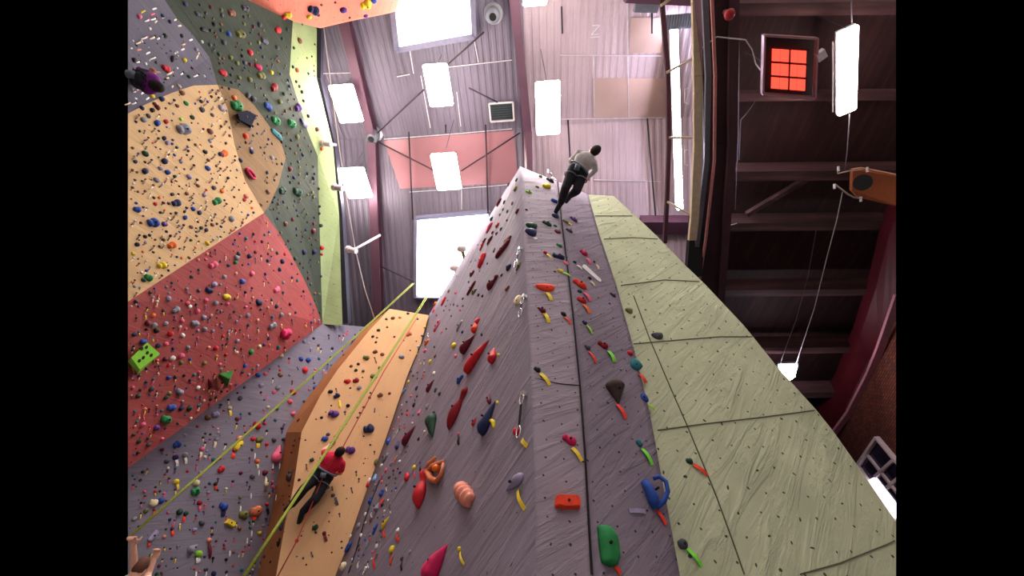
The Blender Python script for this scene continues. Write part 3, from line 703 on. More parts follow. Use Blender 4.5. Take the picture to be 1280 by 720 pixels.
# --- orange bracket
p = at(1080, 230, 11.5)
bq = thing('wall_bracket', 'orange-brown bracket plate with round black hole and wire prongs', 'bracket', p)
pl = [(1066, 212, 11.3), (1075, 211, 11.3), (1130, 222, 11.2), (1130, 260, 11.4), (1073, 247, 11.6), (1065, 238, 11.5)]
bm = clip(slab([at(*x) for x in pl], .14)); keep(obj('plate', bm, plain('orange_brown_lacquer', (168, 92, 56), .4)), bq)
c0 = at(1078.5, 228, 11.0); fw = (C-c0).normalized()
keep(obj('black_socket', tube([c0-fw*.02, c0+fw*.1], .2, 24), M_black), bq)
keep(obj('top_lip', clip(tube([at(1064, 212, 11.2), at(1076, 210, 11.2), at(1130, 220.5, 11.1)], .03, 6)), plain('pale_copper', (214, 150, 120), .4)), bq)
for pts in ([(1047, 213, 11.3), (1047, 217, 11.3), (1060, 214, 11.2), (1084, 211, 11.2)], [(1043, 231, 11.4), (1043, 230, 11.4), (1060, 243, 11.3), (1068, 247, 11.3), (1076, 248, 11.3)]):
    keep(obj('wire_prong', tube([at(*x) for x in pts], .022, 6), plain('prong_metal', (190, 160, 150), .3, .6)), bq)
for x in ((1048, 211, 11.3), (1043, 233, 11.4), (1084, 212, 11.15), (1076, 249, 11.3)):
    keep(obj('prong_tip', tube([at(x[0], x[1]-3, x[2]), at(x[0], x[1]+3, x[2])], .03, 8), M_white), bq)

# --- slim cable, cameras at upper left
cable([(403, 20, 10.9), (409, 70, 11.0), (416, 125, 11.2), (424, 185, 11.4), (432, 240, 11.6), (444, 312, 11.9), (456, 362, 12.1), (468, 398, 12.2)], .014, 'pale cable hanging from the coral overhang past two lamps')
M_cam = plain('camera_white', (226, 206, 214), .4)
def camera_unit(px, py, t, label, arm=None):
    p = at(px, py, t); r = thing('security_camera', label, 'camera', p)
    d = (RT*.8 - UP*.2 - FW*.3).normalized()
    keep(obj('body', tube([p-d*.12, p+d*.12], .075, 10), M_cam), r); keep(obj('shroud', tube([p-d*.2, p-d*.1], .095, 10), M_cam), r)
    if arm: smooth(keep(obj('arm', tube([p, at(*arm)], .035, 8), M_cam), r))
camera_unit(424, 235, 11.4, 'white camera left of the lower left lamp')
camera_unit(441, 313, 11.8, 'white camera on a slanting arm above the sand column', (475, 294, 13.0))
camera_unit(410, 180, 11.3, 'white camera on the pale lime edge', (421, 181, 11.4))
spar([(400, 34, 11.3), (399, 98, 11.6), (417, 180, 12.5), (427, 270, 12.7), (434, 404, 12.5)], .14, .2, plain('blueblack_edge_post', (52, 50, 64), .5), 'edge_post', 'dark post running up behind the pale lime wall edge', 'post')

# the rest of the hall, beside, above and behind the viewer
M_floor = plain('grey_crash_mat', (120, 114, 116), .8, 0, .1, 2)
M_hall = plain('hall_wall_paint', (206, 200, 196), .8, 0, .05, 1)
def hallbox(name, P, mat, thick=.2, cut=7.6):
    bm = slab(P, thick)
    bmesh.ops.bisect_plane(bm, geom=bm.verts[:]+bm.edges[:]+bm.faces[:], plane_co=C+FW*cut, plane_no=FW, clear_outer=True)
    return tag(obj(name, bm, mat), kind='structure')
o = obj('floor', slab([Vector((-9.5, -9, 0)), Vector((14, -9, 0)), Vector((14, 22, 0)), Vector((-9.5, 22, 0))], .3, -Zv), M_floor); tag(o, kind='structure')
hallbox('wall_near', [Vector((-9.5, -9, 0)), Vector((14, -9, 0)), Vector((14, -9, ZR)), Vector((-9.5, -9, ZR))], M_hall)
hallbox('wall_left', [Vector((-9.5, -9, 0)), Vector((-9.5, 12, 0)), Vector((-9.5, 12, ZR)), Vector((-9.5, -9, ZR))], M_hall)
hallbox('wall_east', [Vector((14, -9, 0)), Vector((14, 12, 0)), Vector((14, 12, ZR)), Vector((14, -9, ZR))], M_hall, .2, 7.6)
# roof over the near part of the hall, above the frame's upper edge
up0 = onZ(640, -60, ZR+.1).y
o = obj('ceiling_near', slab([Vector((-9.5, -9, ZR+.1)), Vector((14, -9, ZR+.1)), Vector((14, up0, ZR+.1)), Vector((-9.5, up0, ZR+.1))], .1, Zv), M_roof); tag(o, kind='structure')
w = bpy.data.worlds.new('world'); bpy.context.scene.world = w; w.use_nodes = True
w.node_tree.nodes['Background'].inputs[0].default_value = (0, 0, 0, 1); w.node_tree.nodes['Background'].inputs[1].default_value = 0
vs_ = bpy.context.scene.view_settings; vs_.view_transform = 'Standard'; vs_.look = 'None'; vs_.exposure = 1.05; vs_.gamma = 1; vs_.use_curve_mapping = False
# ================================================================== climbing holds
PAL = dict(navy=(38, 44, 84), blue=(44, 76, 158), lightblue=(120, 160, 205), teal=(40, 110, 120), darkgreen=(34, 66, 50), green=(40, 128, 70), lime=(150, 210, 60), olive=(112, 112, 60),
    yellow=(226, 200, 50), cream=(226, 208, 170), pale=(222, 214, 206), white=(235, 232, 230), orange=(232, 110, 48), coralred=(228, 66, 40), red=(196, 36, 48), pink=(226, 96, 128), magenta=(190, 30, 84),
    maroon=(104, 26, 46), darkred=(140, 28, 40), purple=(92, 54, 130), lilac=(150, 140, 170), grey=(136, 136, 148), darkgrey=(74, 72, 82), black=(28, 26, 32), brown=(124, 78, 58), darkbrown=(70, 56, 54), salmon=(224, 140, 120), orangebrown=(196, 110, 74))
WORD = dict(navy='navy', lightblue='light blue', darkgreen='dark green', coralred='orange-red', darkred='dark red', darkgrey='dark grey', darkbrown='dark brown', orangebrown='orange-brown')
def cw(c): return WORD.get(c, c)
def hm(c): return plain('hold_'+cw(c).replace(' ', '_').replace('-', '_'), PAL[c], .6, 0, .18, 14, .25, .2)
def tm(c): return plain('tape_'+cw(c).replace(' ', '_').replace('-', '_'), {'red': (240, 62, 40), 'yellow': (238, 206, 62), 'green': (120, 226, 60)}.get(c, PAL[c]), .5, 0, .08, 9, 0)

def prof(shape, s):
    """(width factor, height factor, sideways shift) along the length s 0..1"""
    e = math.sqrt(max(0, 1-(2*s-1)**2))
    if shape == 'drop':  w = (math.sin(math.pi*min(1, s*.5+.02)**.9)*1.0 if s < .72 else math.sqrt(max(0, 1-((s-.72)/.28)**2))*.95) if s > 0 else 0; w = min(1, (s/.72)**.8 if s < .72 else w); return w, w, 0
    if shape == 'dome':  return e**.8, e**.8, 0
    if shape == 'long':  return e**.45, e**.5, .1*math.sin(s*math.pi)
    if shape == 'lobed': return e**.6*(.72+.28*abs(math.cos(s*math.pi*1.5))), e**.6*(.6+.4*abs(math.cos(s*math.pi*1.5))), 0
    if shape == 'neck':
        w = .62*math.sqrt(max(0, 1-((s-.14)/.14)**2)) if s < .14 else (.62-.2*math.sin((s-.14)/.2*math.pi/2) if s < .34 else (.42+.58*math.sin((s-.34)/.3*math.pi/2) if s < .64 else max(0, math.cos((s-.64)/.36*math.pi/2))**.7))
        return w, w, 0
    if shape == 'shell': return e**.5*(1+.07*math.sin(s*math.pi*9)), e**.5*(1+.1*math.sin(s*math.pi*9)), 0
    if shape == 'curve': return e**.6, e**.6, .55*math.sin(s*math.pi)-.3
    return e**.6, e**.6, 0
def hold_mesh(shape, ln, w, h, seed, lod):
    bm = bmesh.new(); rnd = random.Random(seed)
    if shape == 'block':
        pts = [(-.5, -.42), (-.36, .5), (.44, .5), (.5, .05), (.42, -.5), (-.2, -.5)]
        lo = [bm.verts.new((x*ln, y*w, 0)) for x, y in pts]; hi = [bm.verts.new((x*ln*.86, y*w*.8, h)) for x, y in pts]
        bm.faces.new(lo[::-1]); bm.faces.new(hi)
        for i in range(6): j = (i+1) % 6; bm.faces.new((lo[i], lo[j], hi[j], hi[i]))
        bmesh.ops.bevel(bm, geom=bm.edges[:], offset=min(ln, w)*.07, segments=2, affect='EDGES')
        return bm
    if shape == 'jug':                                # flat cut top edge, bulging belly, incut lip
        nu, nv = (12, 8) if lod > 1 else (8, 5); rows = []
        for i in range(nu+1):
            a = math.pi*i/nu; x = -math.cos(a)*ln/2; r = []
            for k in range(nv+1):
                b = math.pi/2*k/nv
                y = -math.sin(a)*math.cos(b)*w; z = max(0.0, math.sin(a))**.5*math.sin(b)*h
                if k == nv: y = w*.10*math.sin(a)
                r.append(bm.verts.new((x, y + w*.4, z)))
            r.append(bm.verts.new((x*.8, w*.3, h*.45*math.sin(a)))); r.append(bm.verts.new((x*.9, w*.55, 0)))
            rows.append(r)
        for A, B in zip(rows, rows[1:]):
            for k in range(len(A)-1): bm.faces.new((A[k], B[k], B[k+1], A[k+1]))
        bmesh.ops.remove_doubles(bm, verts=bm.verts[:], dist=1e-4); bmesh.ops.recalc_face_normals(bm, faces=bm.faces); return bm
    nu, nv = {0: (5, 4), 1: (8, 6), 2: (18, 12)}[lod]
    if shape == 'shell': nu = 40
    rows = []; ph = rnd.uniform(0, 50); skew = rnd.uniform(-.12, .12)
    for i in range(nu+1):
        s = i/nu; fw_, fh, sh = prof(shape, s); r = []
        for k in range(nv+1):
            a = math.pi*k/nv
            nz = 1 + (.16 if lod > 1 else .22)*mnoise.noise(Vector((s*3+ph, a*1.1, ph)))
            y = -math.cos(a)*w/2*fw_*nz + sh*w + skew*w*s; z = math.sin(a)**.8*h*fh*nz if 0 < k < nv else 0
            r.append(bm.verts.new(((s-.5)*ln, y, z)))
        rows.append(r)
    for A, B in zip(rows, rows[1:]):
        for k in range(nv): bm.faces.new((A[k], B[k], B[k+1], A[k+1]))
        bm.faces.new((A[nv], B[nv], B[0], A[0]))
    bmesh.ops.remove_doubles(bm, verts=bm.verts[:], dist=1e-4)
    bmesh.ops.recalc_face_normals(bm, faces=bm.faces); return bm

H = []                                               # every hold: dict
def add(x1, y1, x2, y2, w, col, shape='dome', tape=None, ex='', hand=True, hk=.5, bolt=True):
    sx = max(0, 161.5 - (min(x1, x2) - w*.5)); x1 += sx; x2 += sx
    H.append(dict(a=(x1, y1), b=(x2, y2), w=w, col=col, shape=shape, tape=tape, ex=ex, hand=hand, hk=hk, bolt=bolt))
def dot(x, y, w, col, shape='dome', tape=None, ex='', hand=True, hk=.5):
    rnd = random.Random(int(x*131+y*17)); a = rnd.uniform(-.6, .6); r = w*.55
    add(x-r*math.cos(a), y-r*math.sin(a), x+r*math.cos(a), y+r*math.sin(a), w*.9, col, shape, tape, ex, hand, hk)

# tower, front strips
Tn = [
 (658, 283, 672, 284, 8, 'darkgreen', 'jug'), (657, 291, 671, 293, 10, 'navy', 'jug', (668, 297, 670, 300, 'white')), (676, 276, 691, 284, 7, 'darkgreen', 'lobed'),
 (690, 270, 699, 272, 6, 'navy', 'jug'), (688, 250, 697, 253, 7, 'blue', 'dome'), (678, 233, 688, 234, 9, 'yellow', 'lobed'), (655, 239, 667, 242, 5, 'lime', 'lobed'),
 (668, 232, 675, 236, 4, 'olive'), (681, 222, 694, 230, 6, 'black', 'lobed'), (673, 220, 678, 222, 4, 'olive'), (703, 275, 711, 280, 5, 'olive', 'lobed', (710, 279, 714, 282, 'yellow')),
 (707, 286, 716, 291, 6, 'darkgrey', 'lobed'), (693, 289, 701, 292, 5, 'maroon', 'jug'), (691, 281, 697, 284, 4, 'green'), (712, 271, 722, 278, 6, 'purple', 'lobed'),
 (655, 261, 661, 264, 3, 'black'), (695, 305, 703, 309, 6, 'green', 'lobed'), (689, 319, 707, 323, 9, 'navy', 'lobed', (705, 327, 709, 331, 'pink')), (679, 315, 684, 317, 5, 'red', 'dome', (683, 318, 689, 323, 'yellow')),
 (725, 313, 734, 320, 8, 'magenta', 'lobed', (733, 323, 738, 330, 'pink')), (716, 326, 720, 330, 4, 'black', 'dome', (721, 332, 727, 337, 'pale')), (735, 346, 739, 350, 4, 'black', 'dome', (738, 352, 743, 358, 'cream')),
 (716, 350, 733, 362, 11, 'coralred', 'lobed', (730, 366, 738, 377, 'pink')), (696, 338, 704, 340, 6, 'yellow', 'dome', (703, 341, 713, 346, 'lime')), (690, 340, 697, 339, 3, 'brown'),
 (670, 360, 694, 362, 9, 'coralred', 'jug', (683, 366, 689, 376, 'yellow')), (721, 373, 733, 378, 9, 'red', 'lobed', (729, 381, 737, 392, 'orange')), (721, 364, 728, 365, 5, 'darkgreen'),
 (762, 366, 770, 372, 5, 'navy', 'lobed'), (759, 378, 765, 381, 2.5, 'darkgrey'), (742, 326, 744, 329, 3, 'black', 'dome', (745, 331, 748, 337, 'cream')), (671, 384, 682, 391, 8, 'maroon', 'drop', (680, 392, 686, 404, 'yellow')),
 (701, 391, 708, 395, 6, 'black', 'dome', (706, 397, 714, 406, 'red')), (728, 401, 733, 406, 6, 'navy', 'lobed', (733, 407, 740, 418, 'lime')), (747, 428, 760, 436, 10, 'darkred', 'lobed', (760, 439, 768, 453, 'green')),
 (731, 432, 738, 437, 7, 'darkgrey', 'dome', (736, 440, 745, 455, 'red')), (667, 460, 676, 464, 8, 'black', 'lobed', (675, 467, 687, 482, 'yellow')), (764, 477, 773, 505, 26, 'darkbrown', 'wide', (771, 506, 782, 524, 'red')),
 (787, 452, 800, 463, 12, 'teal', 'jug', (799, 468, 807, 479, 'coralred')), (784, 441, 791, 443, 7, 'red'), (801, 492, 808, 503, 7, 'blue', 'jug', (810, 506, 818, 513, 'lime')),
 (703, 545, 720, 556, 12, 'magenta', 'lobed', (715, 560, 727, 577, 'yellow')), (691, 628, 726, 629, 17, 'coralred', 'block'), (754, 656, 760, 708, 28, 'green', 'long', (768, 708, 775, 718, 'red')),
 (796, 550, 801, 559, 8, 'teal', 'dome', (802, 561, 815, 582, 'green')), (857, 576, 866, 578, 8, 'darkgreen', 'lobed', (866, 581, 884, 595, 'red')), (847, 681, 859, 681, 12, 'darkgrey', 'dome', (858, 686, 877, 709, 'green')),
 (782, 389, 791, 390, 7, 'olive', 'jug'), (815, 421, 829, 421, 8, 'darkgrey', 'jug'), (830, 428, 836, 430, 2.5, 'pale'),
 (791, 396, 794, 397, 2.5, 'green'), (774, 462, 778, 463, 2, 'darkgrey'),
 # ridge and left face
 (632, 614, 655, 594, 15, 'lilac', 'drop', (648, 613, 657, 637, 'yellow')), (641, 539, 652, 540, 10, 'red', 'dome', (653, 550, 660, 558, 'yellow')), (620, 500, 602, 545, 19, 'navy', 'drop'), (613, 524, 619, 534, 6, 'yellow', 'curve'), (621, 500, 623, 506, 4, 'yellow'),
 (611, 492, 613, 505, 7, 'maroon', 'drop'), (596, 521, 591, 533, 6, 'red', 'drop'), (585, 483, 561, 538, 17, 'darkred', 'neck'), (574, 540, 573, 545, 4, 'pink', 'dome', (574, 546, 574, 556, 'black')),
 (612, 424, 583, 469, 18, 'red', 'drop'), (594, 418, 578, 443, 15, 'maroon', 'drop'), (595, 402, 594, 416, 11, 'coralred', 'drop'), (618, 434, 616, 455, 14, 'red', 'drop'), (621, 443, 626, 444, 4, 'yellow'),
 (564, 432, 573, 432, 8, 'yellow', 'dome'), (568, 442, 572, 448, 5, 'pink', 'lobed'), (580, 468, 571, 481, 8, 'blue', 'lobed'), (601, 415, 604, 421, 4, 'black', 'lobed'), (578, 413, 579, 417, 4, 'navy'), (578, 400, 571, 415, 5, 'grey', 'drop'),
 (551, 402, 543, 415, 6, 'pink', 'drop'), (554, 413, 551, 418, 3, 'pink'), (539, 422, 529, 435, 7, 'orange', 'lobed'), (534, 437, 530, 441, 5, 'pink'), (540, 447, 536, 458, 5, 'yellow'), (547, 441, 542, 450, 4, 'brown'), (543, 474, 534, 491, 8, 'maroon', 'drop'),
 (546, 485, 544, 491, 5, 'darkgrey'), (551, 490, 549, 495, 5, 'darkgrey'), (544, 463, 542, 471, 5, 'white', 'dome'), (508, 486, 503, 493, 6, 'lightblue', 'lobed'), (523, 482, 520, 489, 5, 'navy'), (512, 475, 510, 480, 4, 'yellow'), (542, 519, 541, 547, 20, 'darkgreen', 'jugdrop'),
 (520, 531, 505, 558, 12, 'maroon', 'drop'), (526, 511, 523, 520, 5, 'pink', 'drop'), (536, 504, 533, 513, 6, 'grey', 'dome'), (544, 513, 541, 520, 5, 'darkgrey'), (519, 503, 517, 510, 5, 'black'), (498, 551, 497, 562, 7, 'navy', 'drop'), (487, 543, 485, 560, 7, 'blue', 'lobed'),
 (499, 536, 491, 550, 2.5, 'white', 'long'), (487, 566, 477, 579, 8, 'grey', 'lobed'), (472, 573, 470, 583, 7, 'olive', 'dome'), (502, 564, 500, 570, 4, 'lilac'), (492, 575, 487, 585, 5, 'grey', 'dome', (497, 570, 493, 580, 'orange')), (484, 584, 482, 592, 5, 'pink'),
 (509, 592, 510, 601, 9, 'red', 'lobed'), (518, 582, 518, 588, 6, 'yellow', 'dome', (519, 589, 520, 598, 'pink')), (531, 537, 531, 543, 4, 'cream'), (524, 545, 523, 553, 4, 'black'), (526, 575, 525, 581, 3, 'purple', 'dome', (526, 582, 527, 590, 'black')),
 (533, 586, 523, 637, 21, 'red', 'neck'), (575, 608, 590, 630, 22, 'salmon', 'shell'), (560, 680, 536, 728, 30, 'magenta', 'dropw'), (575, 683, 574, 690, 6, 'yellow', 'dome', (576, 690, 581, 706, 'yellow')),
 (652, 371, 645, 382, 9, 'cream', 'jug'), (652, 327, 646, 339, 5, 'olive', 'jug'), (640, 329, 633, 340, 8, 'navy', 'dome'), (629, 342, 626, 346, 4, 'black'), (623, 344, 610, 363, 11, 'maroon', 'neck'), (638, 300, 620, 324, 9, 'maroon', 'long'), (620, 308, 616, 318, 4, 'darkgrey', 'lobed'), (611, 328, 608, 331, 3, 'darkgrey'),
 (607, 316, 599, 336, 10, 'red', 'long'), (595, 336, 586, 349, 6, 'maroon', 'lobed'), (595, 351, 584, 370, 6, 'maroon', 'long'), (597, 360, 589, 370, 6, 'olive', 'lobed'), (599, 367, 598, 371, 4, 'black'), (605, 369, 602, 371, 4, 'black'), (637, 357, 632, 364, 6, 'brown', 'lobed'),
 (563, 361, 560, 367, 4, 'olive'), (571, 360, 569, 371, 3.5, 'pink', 'lobed'), (558, 371, 552, 383, 5, 'red', 'long'), (546, 377, 543, 383, 5, 'orange'), (544, 385, 541, 392, 5, 'pink'), (558, 382, 557, 384, 2.5, 'black'), (568, 379, 567, 383, 3, 'darkgrey'), (577, 386, 575, 389, 3, 'pink'), (579, 400, 576, 404, 4, 'white'), (600, 400, 594, 404, 6, 'red', 'jug'), (551, 400, 546, 404, 5, 'pink'),
 (638, 225, 634, 236, 4, 'maroon'), (648, 222, 644, 228, 4, 'darkgreen'), (647, 233, 643, 240, 6, 'olive', 'jug'), (641, 252, 640, 257, 4, 'brown'), (649, 261, 645, 268, 6, 'maroon', 'dome'), (635, 262, 634, 267, 3.5, 'darkgreen'), (630, 260, 628, 264, 3, 'darkgreen'), (626, 267, 624, 270, 3, 'darkgreen'), (635, 274, 633, 277, 3, 'black'),
 (633, 248, 628, 258, 4, 'darkgrey'), (627, 248, 621, 258, 5, 'maroon', 'long'), (624, 279, 620, 284, 6, 'red', 'lobed'), (617, 270, 613, 277, 5, 'teal'), (616, 278, 608, 291, 6, 'pink', 'long'), (618, 288, 614, 294, 4, 'maroon'), (628, 284, 625, 289, 4, 'darkgreen'), (623, 290, 619, 294, 4, 'darkgrey'), (608, 297, 603, 306, 5, 'maroon', 'lobed'), (616, 295, 609, 306, 5, 'maroon', 'long'), (639, 297, 630, 305, 6, 'maroon', 'jug'), (606, 300, 600, 314, 4, 'red', 'long'),
 (465, 622, 462, 631, 8, 'blue', 'lobed'), (480, 612, 476, 622, 9, 'blue', 'lobed'), (474, 628, 470, 640, 9, 'grey', 'drop', (480, 624, 475, 634, 'red')), (458, 640, 456, 646, 4, 'white'), (450, 653, 447, 662, 6, 'grey'), (465, 647, 463, 653, 5, 'brown'), (473, 654, 466, 669, 5, 'blue', 'long'), (487, 645, 478, 661, 7, 'yellow', 'drop', (481, 662, 482, 672, 'red')),
 (498, 659, 497, 667, 6, 'pale', 'drop', (497, 668, 499, 677, 'red')), (492, 682, 490, 692, 9, 'yellow', 'dome', (491, 695, 489, 706, 'coralred')), (504, 695, 502, 702, 5, 'darkgrey', 'dome', (503, 703, 503, 713, 'black')), (472, 679, 470, 687, 5, 'pale', 'dome', (470, 693, 469, 711, 'red')), (461, 675, 457, 686, 4, 'grey', 'long'), (451, 684, 448, 690, 4, 'brown'), (449, 697, 449, 702, 3, 'grey', 'dome', (449, 702, 448, 710, 'pale')), (459, 708, 456, 714, 5, 'white', 'dome', (456, 714, 454, 719, 'white')), (433, 703, 427, 714, 11, 'cream', 'dome'), (440, 678, 433, 691, 8, 'blue', 'ringhold'), (452, 667, 451, 672, 4, 'pale'), (440, 668, 437, 674, 4, 'pale'), (514, 687, 512, 693, 4, 'lilac'), (481, 629, 476, 634, 4, 'navy'),
 (470, 593, 468, 603, 7, 'lightblue', 'lobed'), (478, 600, 477, 605, 4, 'pink'), (463, 597, 461, 604, 5, 'white'), (462, 603, 459, 610, 6, 'red', 'dome'), (479, 580, 476, 585, 5, 'white')]
for r in Tn:
    r = list(r); tape = r[7] if len(r) > 7 else None; shape = r[6] if len(r) > 6 else 'dome'
    add(*r[:6], shape, tape)
# sand column
for x, y, w, c in ((511, 418, 7, 'orangebrown'), (502, 446, 7, 'grey'), (522, 399, 3, 'darkgrey'), (510, 392, 4, 'darkgrey'), (491, 398, 5, 'brown'), (500, 397, 4, 'orange'), (483, 399, 3.5, 'darkgrey'), (473, 413, 4.5, 'darkgreen'), (466, 421, 4, 'black'), (470, 428, 3.5, 'darkbrown'), (469, 440, 6, 'brown'), (458, 447, 8, 'olive'), (478, 443, 5, 'brown'), (493, 421, 3, 'darkgrey'), (484, 409, 3, 'brown'),
    (439, 458, 4.5, 'brown'), (448, 455, 4, 'black'), (445, 463, 4.5, 'darkgreen'), (454, 464, 4, 'darkgrey'), (434, 477, 8, 'red'), (445, 476, 8, 'darkred'), (449, 485, 6, 'grey'), (467, 471, 8, 'olive'), (475, 460, 5, 'olive'), (475, 494, 7, 'brown'), (487, 492, 4, 'brown'), (413, 490, 6, 'black'), (421, 495, 8, 'navy'), (435, 507, 5, 'black'), (417, 518, 11, 'purple'), (461, 536, 13, 'navy'), (402, 522, 4, 'black'), (455, 509, 3.5, 'brown'), (462, 497, 3.5, 'brown'), (447, 522, 3, 'darkgrey'), (450, 516, 3, 'darkgrey'),
    (406, 549, 8, 'blue'), (420, 546, 6, 'orangebrown'), (416, 554, 7, 'darkgrey'), (438, 563, 11, 'purple'), (390, 575, 6, 'darkgreen'), (394, 660, 8, 'darkgreen'), (371, 676, 5, 'red'), (410, 543, 5, 'darkgrey'), (401, 578, 5, 'black'), (374, 600, 4, 'black')):
    dot(x, y, w, c, 'lobed' if w > 6 else 'dome')
add(405, 664, 406, 669, 4.5, 'maroon', 'dome', (406, 669, 408, 677, 'maroon')); add(415, 617, 418, 621, 5, 'darkgrey', 'dome', (419, 622, 422, 632, 'darkgrey')); add(424, 500, 425, 510, 3, 'yellow', 'long'); add(394, 663, 395, 668, 3, 'darkgreen')
add(364, 588, 362, 602, 9, 'darkbrown', 'lobed'); add(355, 650, 351, 664, 8, 'darkgrey', 'lobed'); add(351, 672, 348, 684, 6, 'black', 'lobed'); dot(365, 565, 4, 'darkred')
# lower slate facet
G2 = ((269, 518, 9, 'lilac'), (259, 522, 7, 'brown'), (287, 510, 5, 'cream', (287, 513, 288, 520, 'yellow')), (300, 498, 6, 'darkgrey'), (321, 532, 10, 'red'), (366, 490, 8, 'red'), (381, 463, 8, 'red'), (376, 449, 6, 'blue'), (385, 450, 7, 'blue'), (394, 485, 7, 'blue'), (366, 517, 6, 'pink'), (362, 502, 6.5, 'pink'), (326, 482, 6, 'lilac'), (347, 485, 7, 'grey'), (342, 490, 5, 'pink'), (350, 469, 6, 'brown'), (335, 509, 4.5, 'cream'), (346, 511, 5, 'green'), (344, 525, 4.5, 'teal'), (322, 469, 6, 'blue'), (331, 467, 5, 'pink'), (374, 526, 6, 'maroon'), (351, 445, 6, 'cream'), (380, 427, 5, 'grey'), (312, 517, 4, 'darkgrey'), (331, 530, 4, 'red'), (380, 502, 4, 'darkgrey'),
    (221, 556, 10, 'blue'), (231, 569, 7, 'grey', (231, 572, 232, 580, 'pale')), (219, 572, 7, 'navy', (220, 575, 221, 583, 'pale')), (252, 561, 6, 'pink', (251, 565, 250, 572, 'cream')), (270, 549, 5, 'grey', (269, 552, 267, 560, 'cream')), (299, 549, 8, 'salmon'), (324, 550, 9, 'olive', (322, 554, 322, 560, 'yellow')), (316, 549, 6, 'red'), (342, 550, 6, 'darkgrey'), (276, 587, 9, 'red'), (268, 575, 7, 'teal'), (245, 603, 8, 'cream'), (244, 614, 11, 'green'), (220, 602, 7, 'yellow', (221, 605, 222, 612, 'yellow')), (321, 577, 6, 'orange', (321, 580, 322, 586, 'pale')), (331, 591, 7, 'maroon'), (315, 596, 6, 'darkgrey'), (201, 626, 8, 'blue'), (191, 629, 10, 'cream'), (182, 639, 6, 'olive'), (224, 640, 8, 'darkgreen'), (232, 642, 6, 'darkgreen', (230, 646, 228, 653, 'red')), (249, 629, 6, 'darkred', (249, 632, 250, 639, 'pink')), (279, 633, 10, 'blue', (279, 638, 278, 646, 'navy')), (304, 643, 11, 'olive'), (319, 640, 14, 'orangebrown', (317, 646, 318, 651, 'red')), (215, 661, 5, 'maroon', (215, 664, 216, 670, 'red')), (252, 654, 7, 'darkgrey'), (261, 675, 6, 'salmon', (261, 680, 262, 698, 'maroon')), (324, 666, 5, 'yellow'), (248, 692, 9, 'lime', (247, 697, 247, 704, 'white')), (189, 694, 6, 'green'), (269, 605, 5, 'black', (269, 607, 270, 612, 'red')), (262, 604, 4, 'teal'), (334, 637, 4, 'black', (334, 638, 335, 643, 'black')), (165, 649, 6, 'grey'), (205, 671, 5, 'salmon'), (275, 572, 5, 'pink'), (318, 700, 3, 'black'), (292, 563, 4, 'red'), (178, 590, 4, 'black'), (208, 577, 6, 'darkgrey'), (300, 622, 4, 'olive'), (257, 712, 5, 'darkgrey'), (267, 717, 6, 'navy'), (283, 715, 4, 'black'), (331, 696, 4, 'navy'))
for r in G2: dot(r[0], r[1], r[2], r[3], 'lobed' if r[2] > 8 else 'dome', r[4] if len(r) > 4 else None)
add(293, 563, 303, 552, 8, 'yellow', 'long', (292, 567, 290, 573, 'coralred')); add(350, 556, 341, 578, 13, 'pink', 'drop'); add(332, 595, 333, 609, 6, 'cream', 'drop', (332, 609, 331, 615, 'brown')); add(281, 651, 293, 657, 7, 'yellow', 'block'); add(197, 663, 185, 677, 7, 'lilac', 'long', (186, 679, 185, 684, 'red')); add(248, 680, 234, 690, 10, 'grey', 'dropw')
for x, y in ((318.5, 570), (323.5, 591), (313.5, 620), (345, 622), (314.5, 667), (309, 676), (287, 692), (300.5, 636), (341, 583), (349.5, 583), (257.5, 717), (245, 718), (283, 718)):
    add(x+.3, y-4, x-.3, y+4, 2, 'white', 'long', None, '', True, .3)
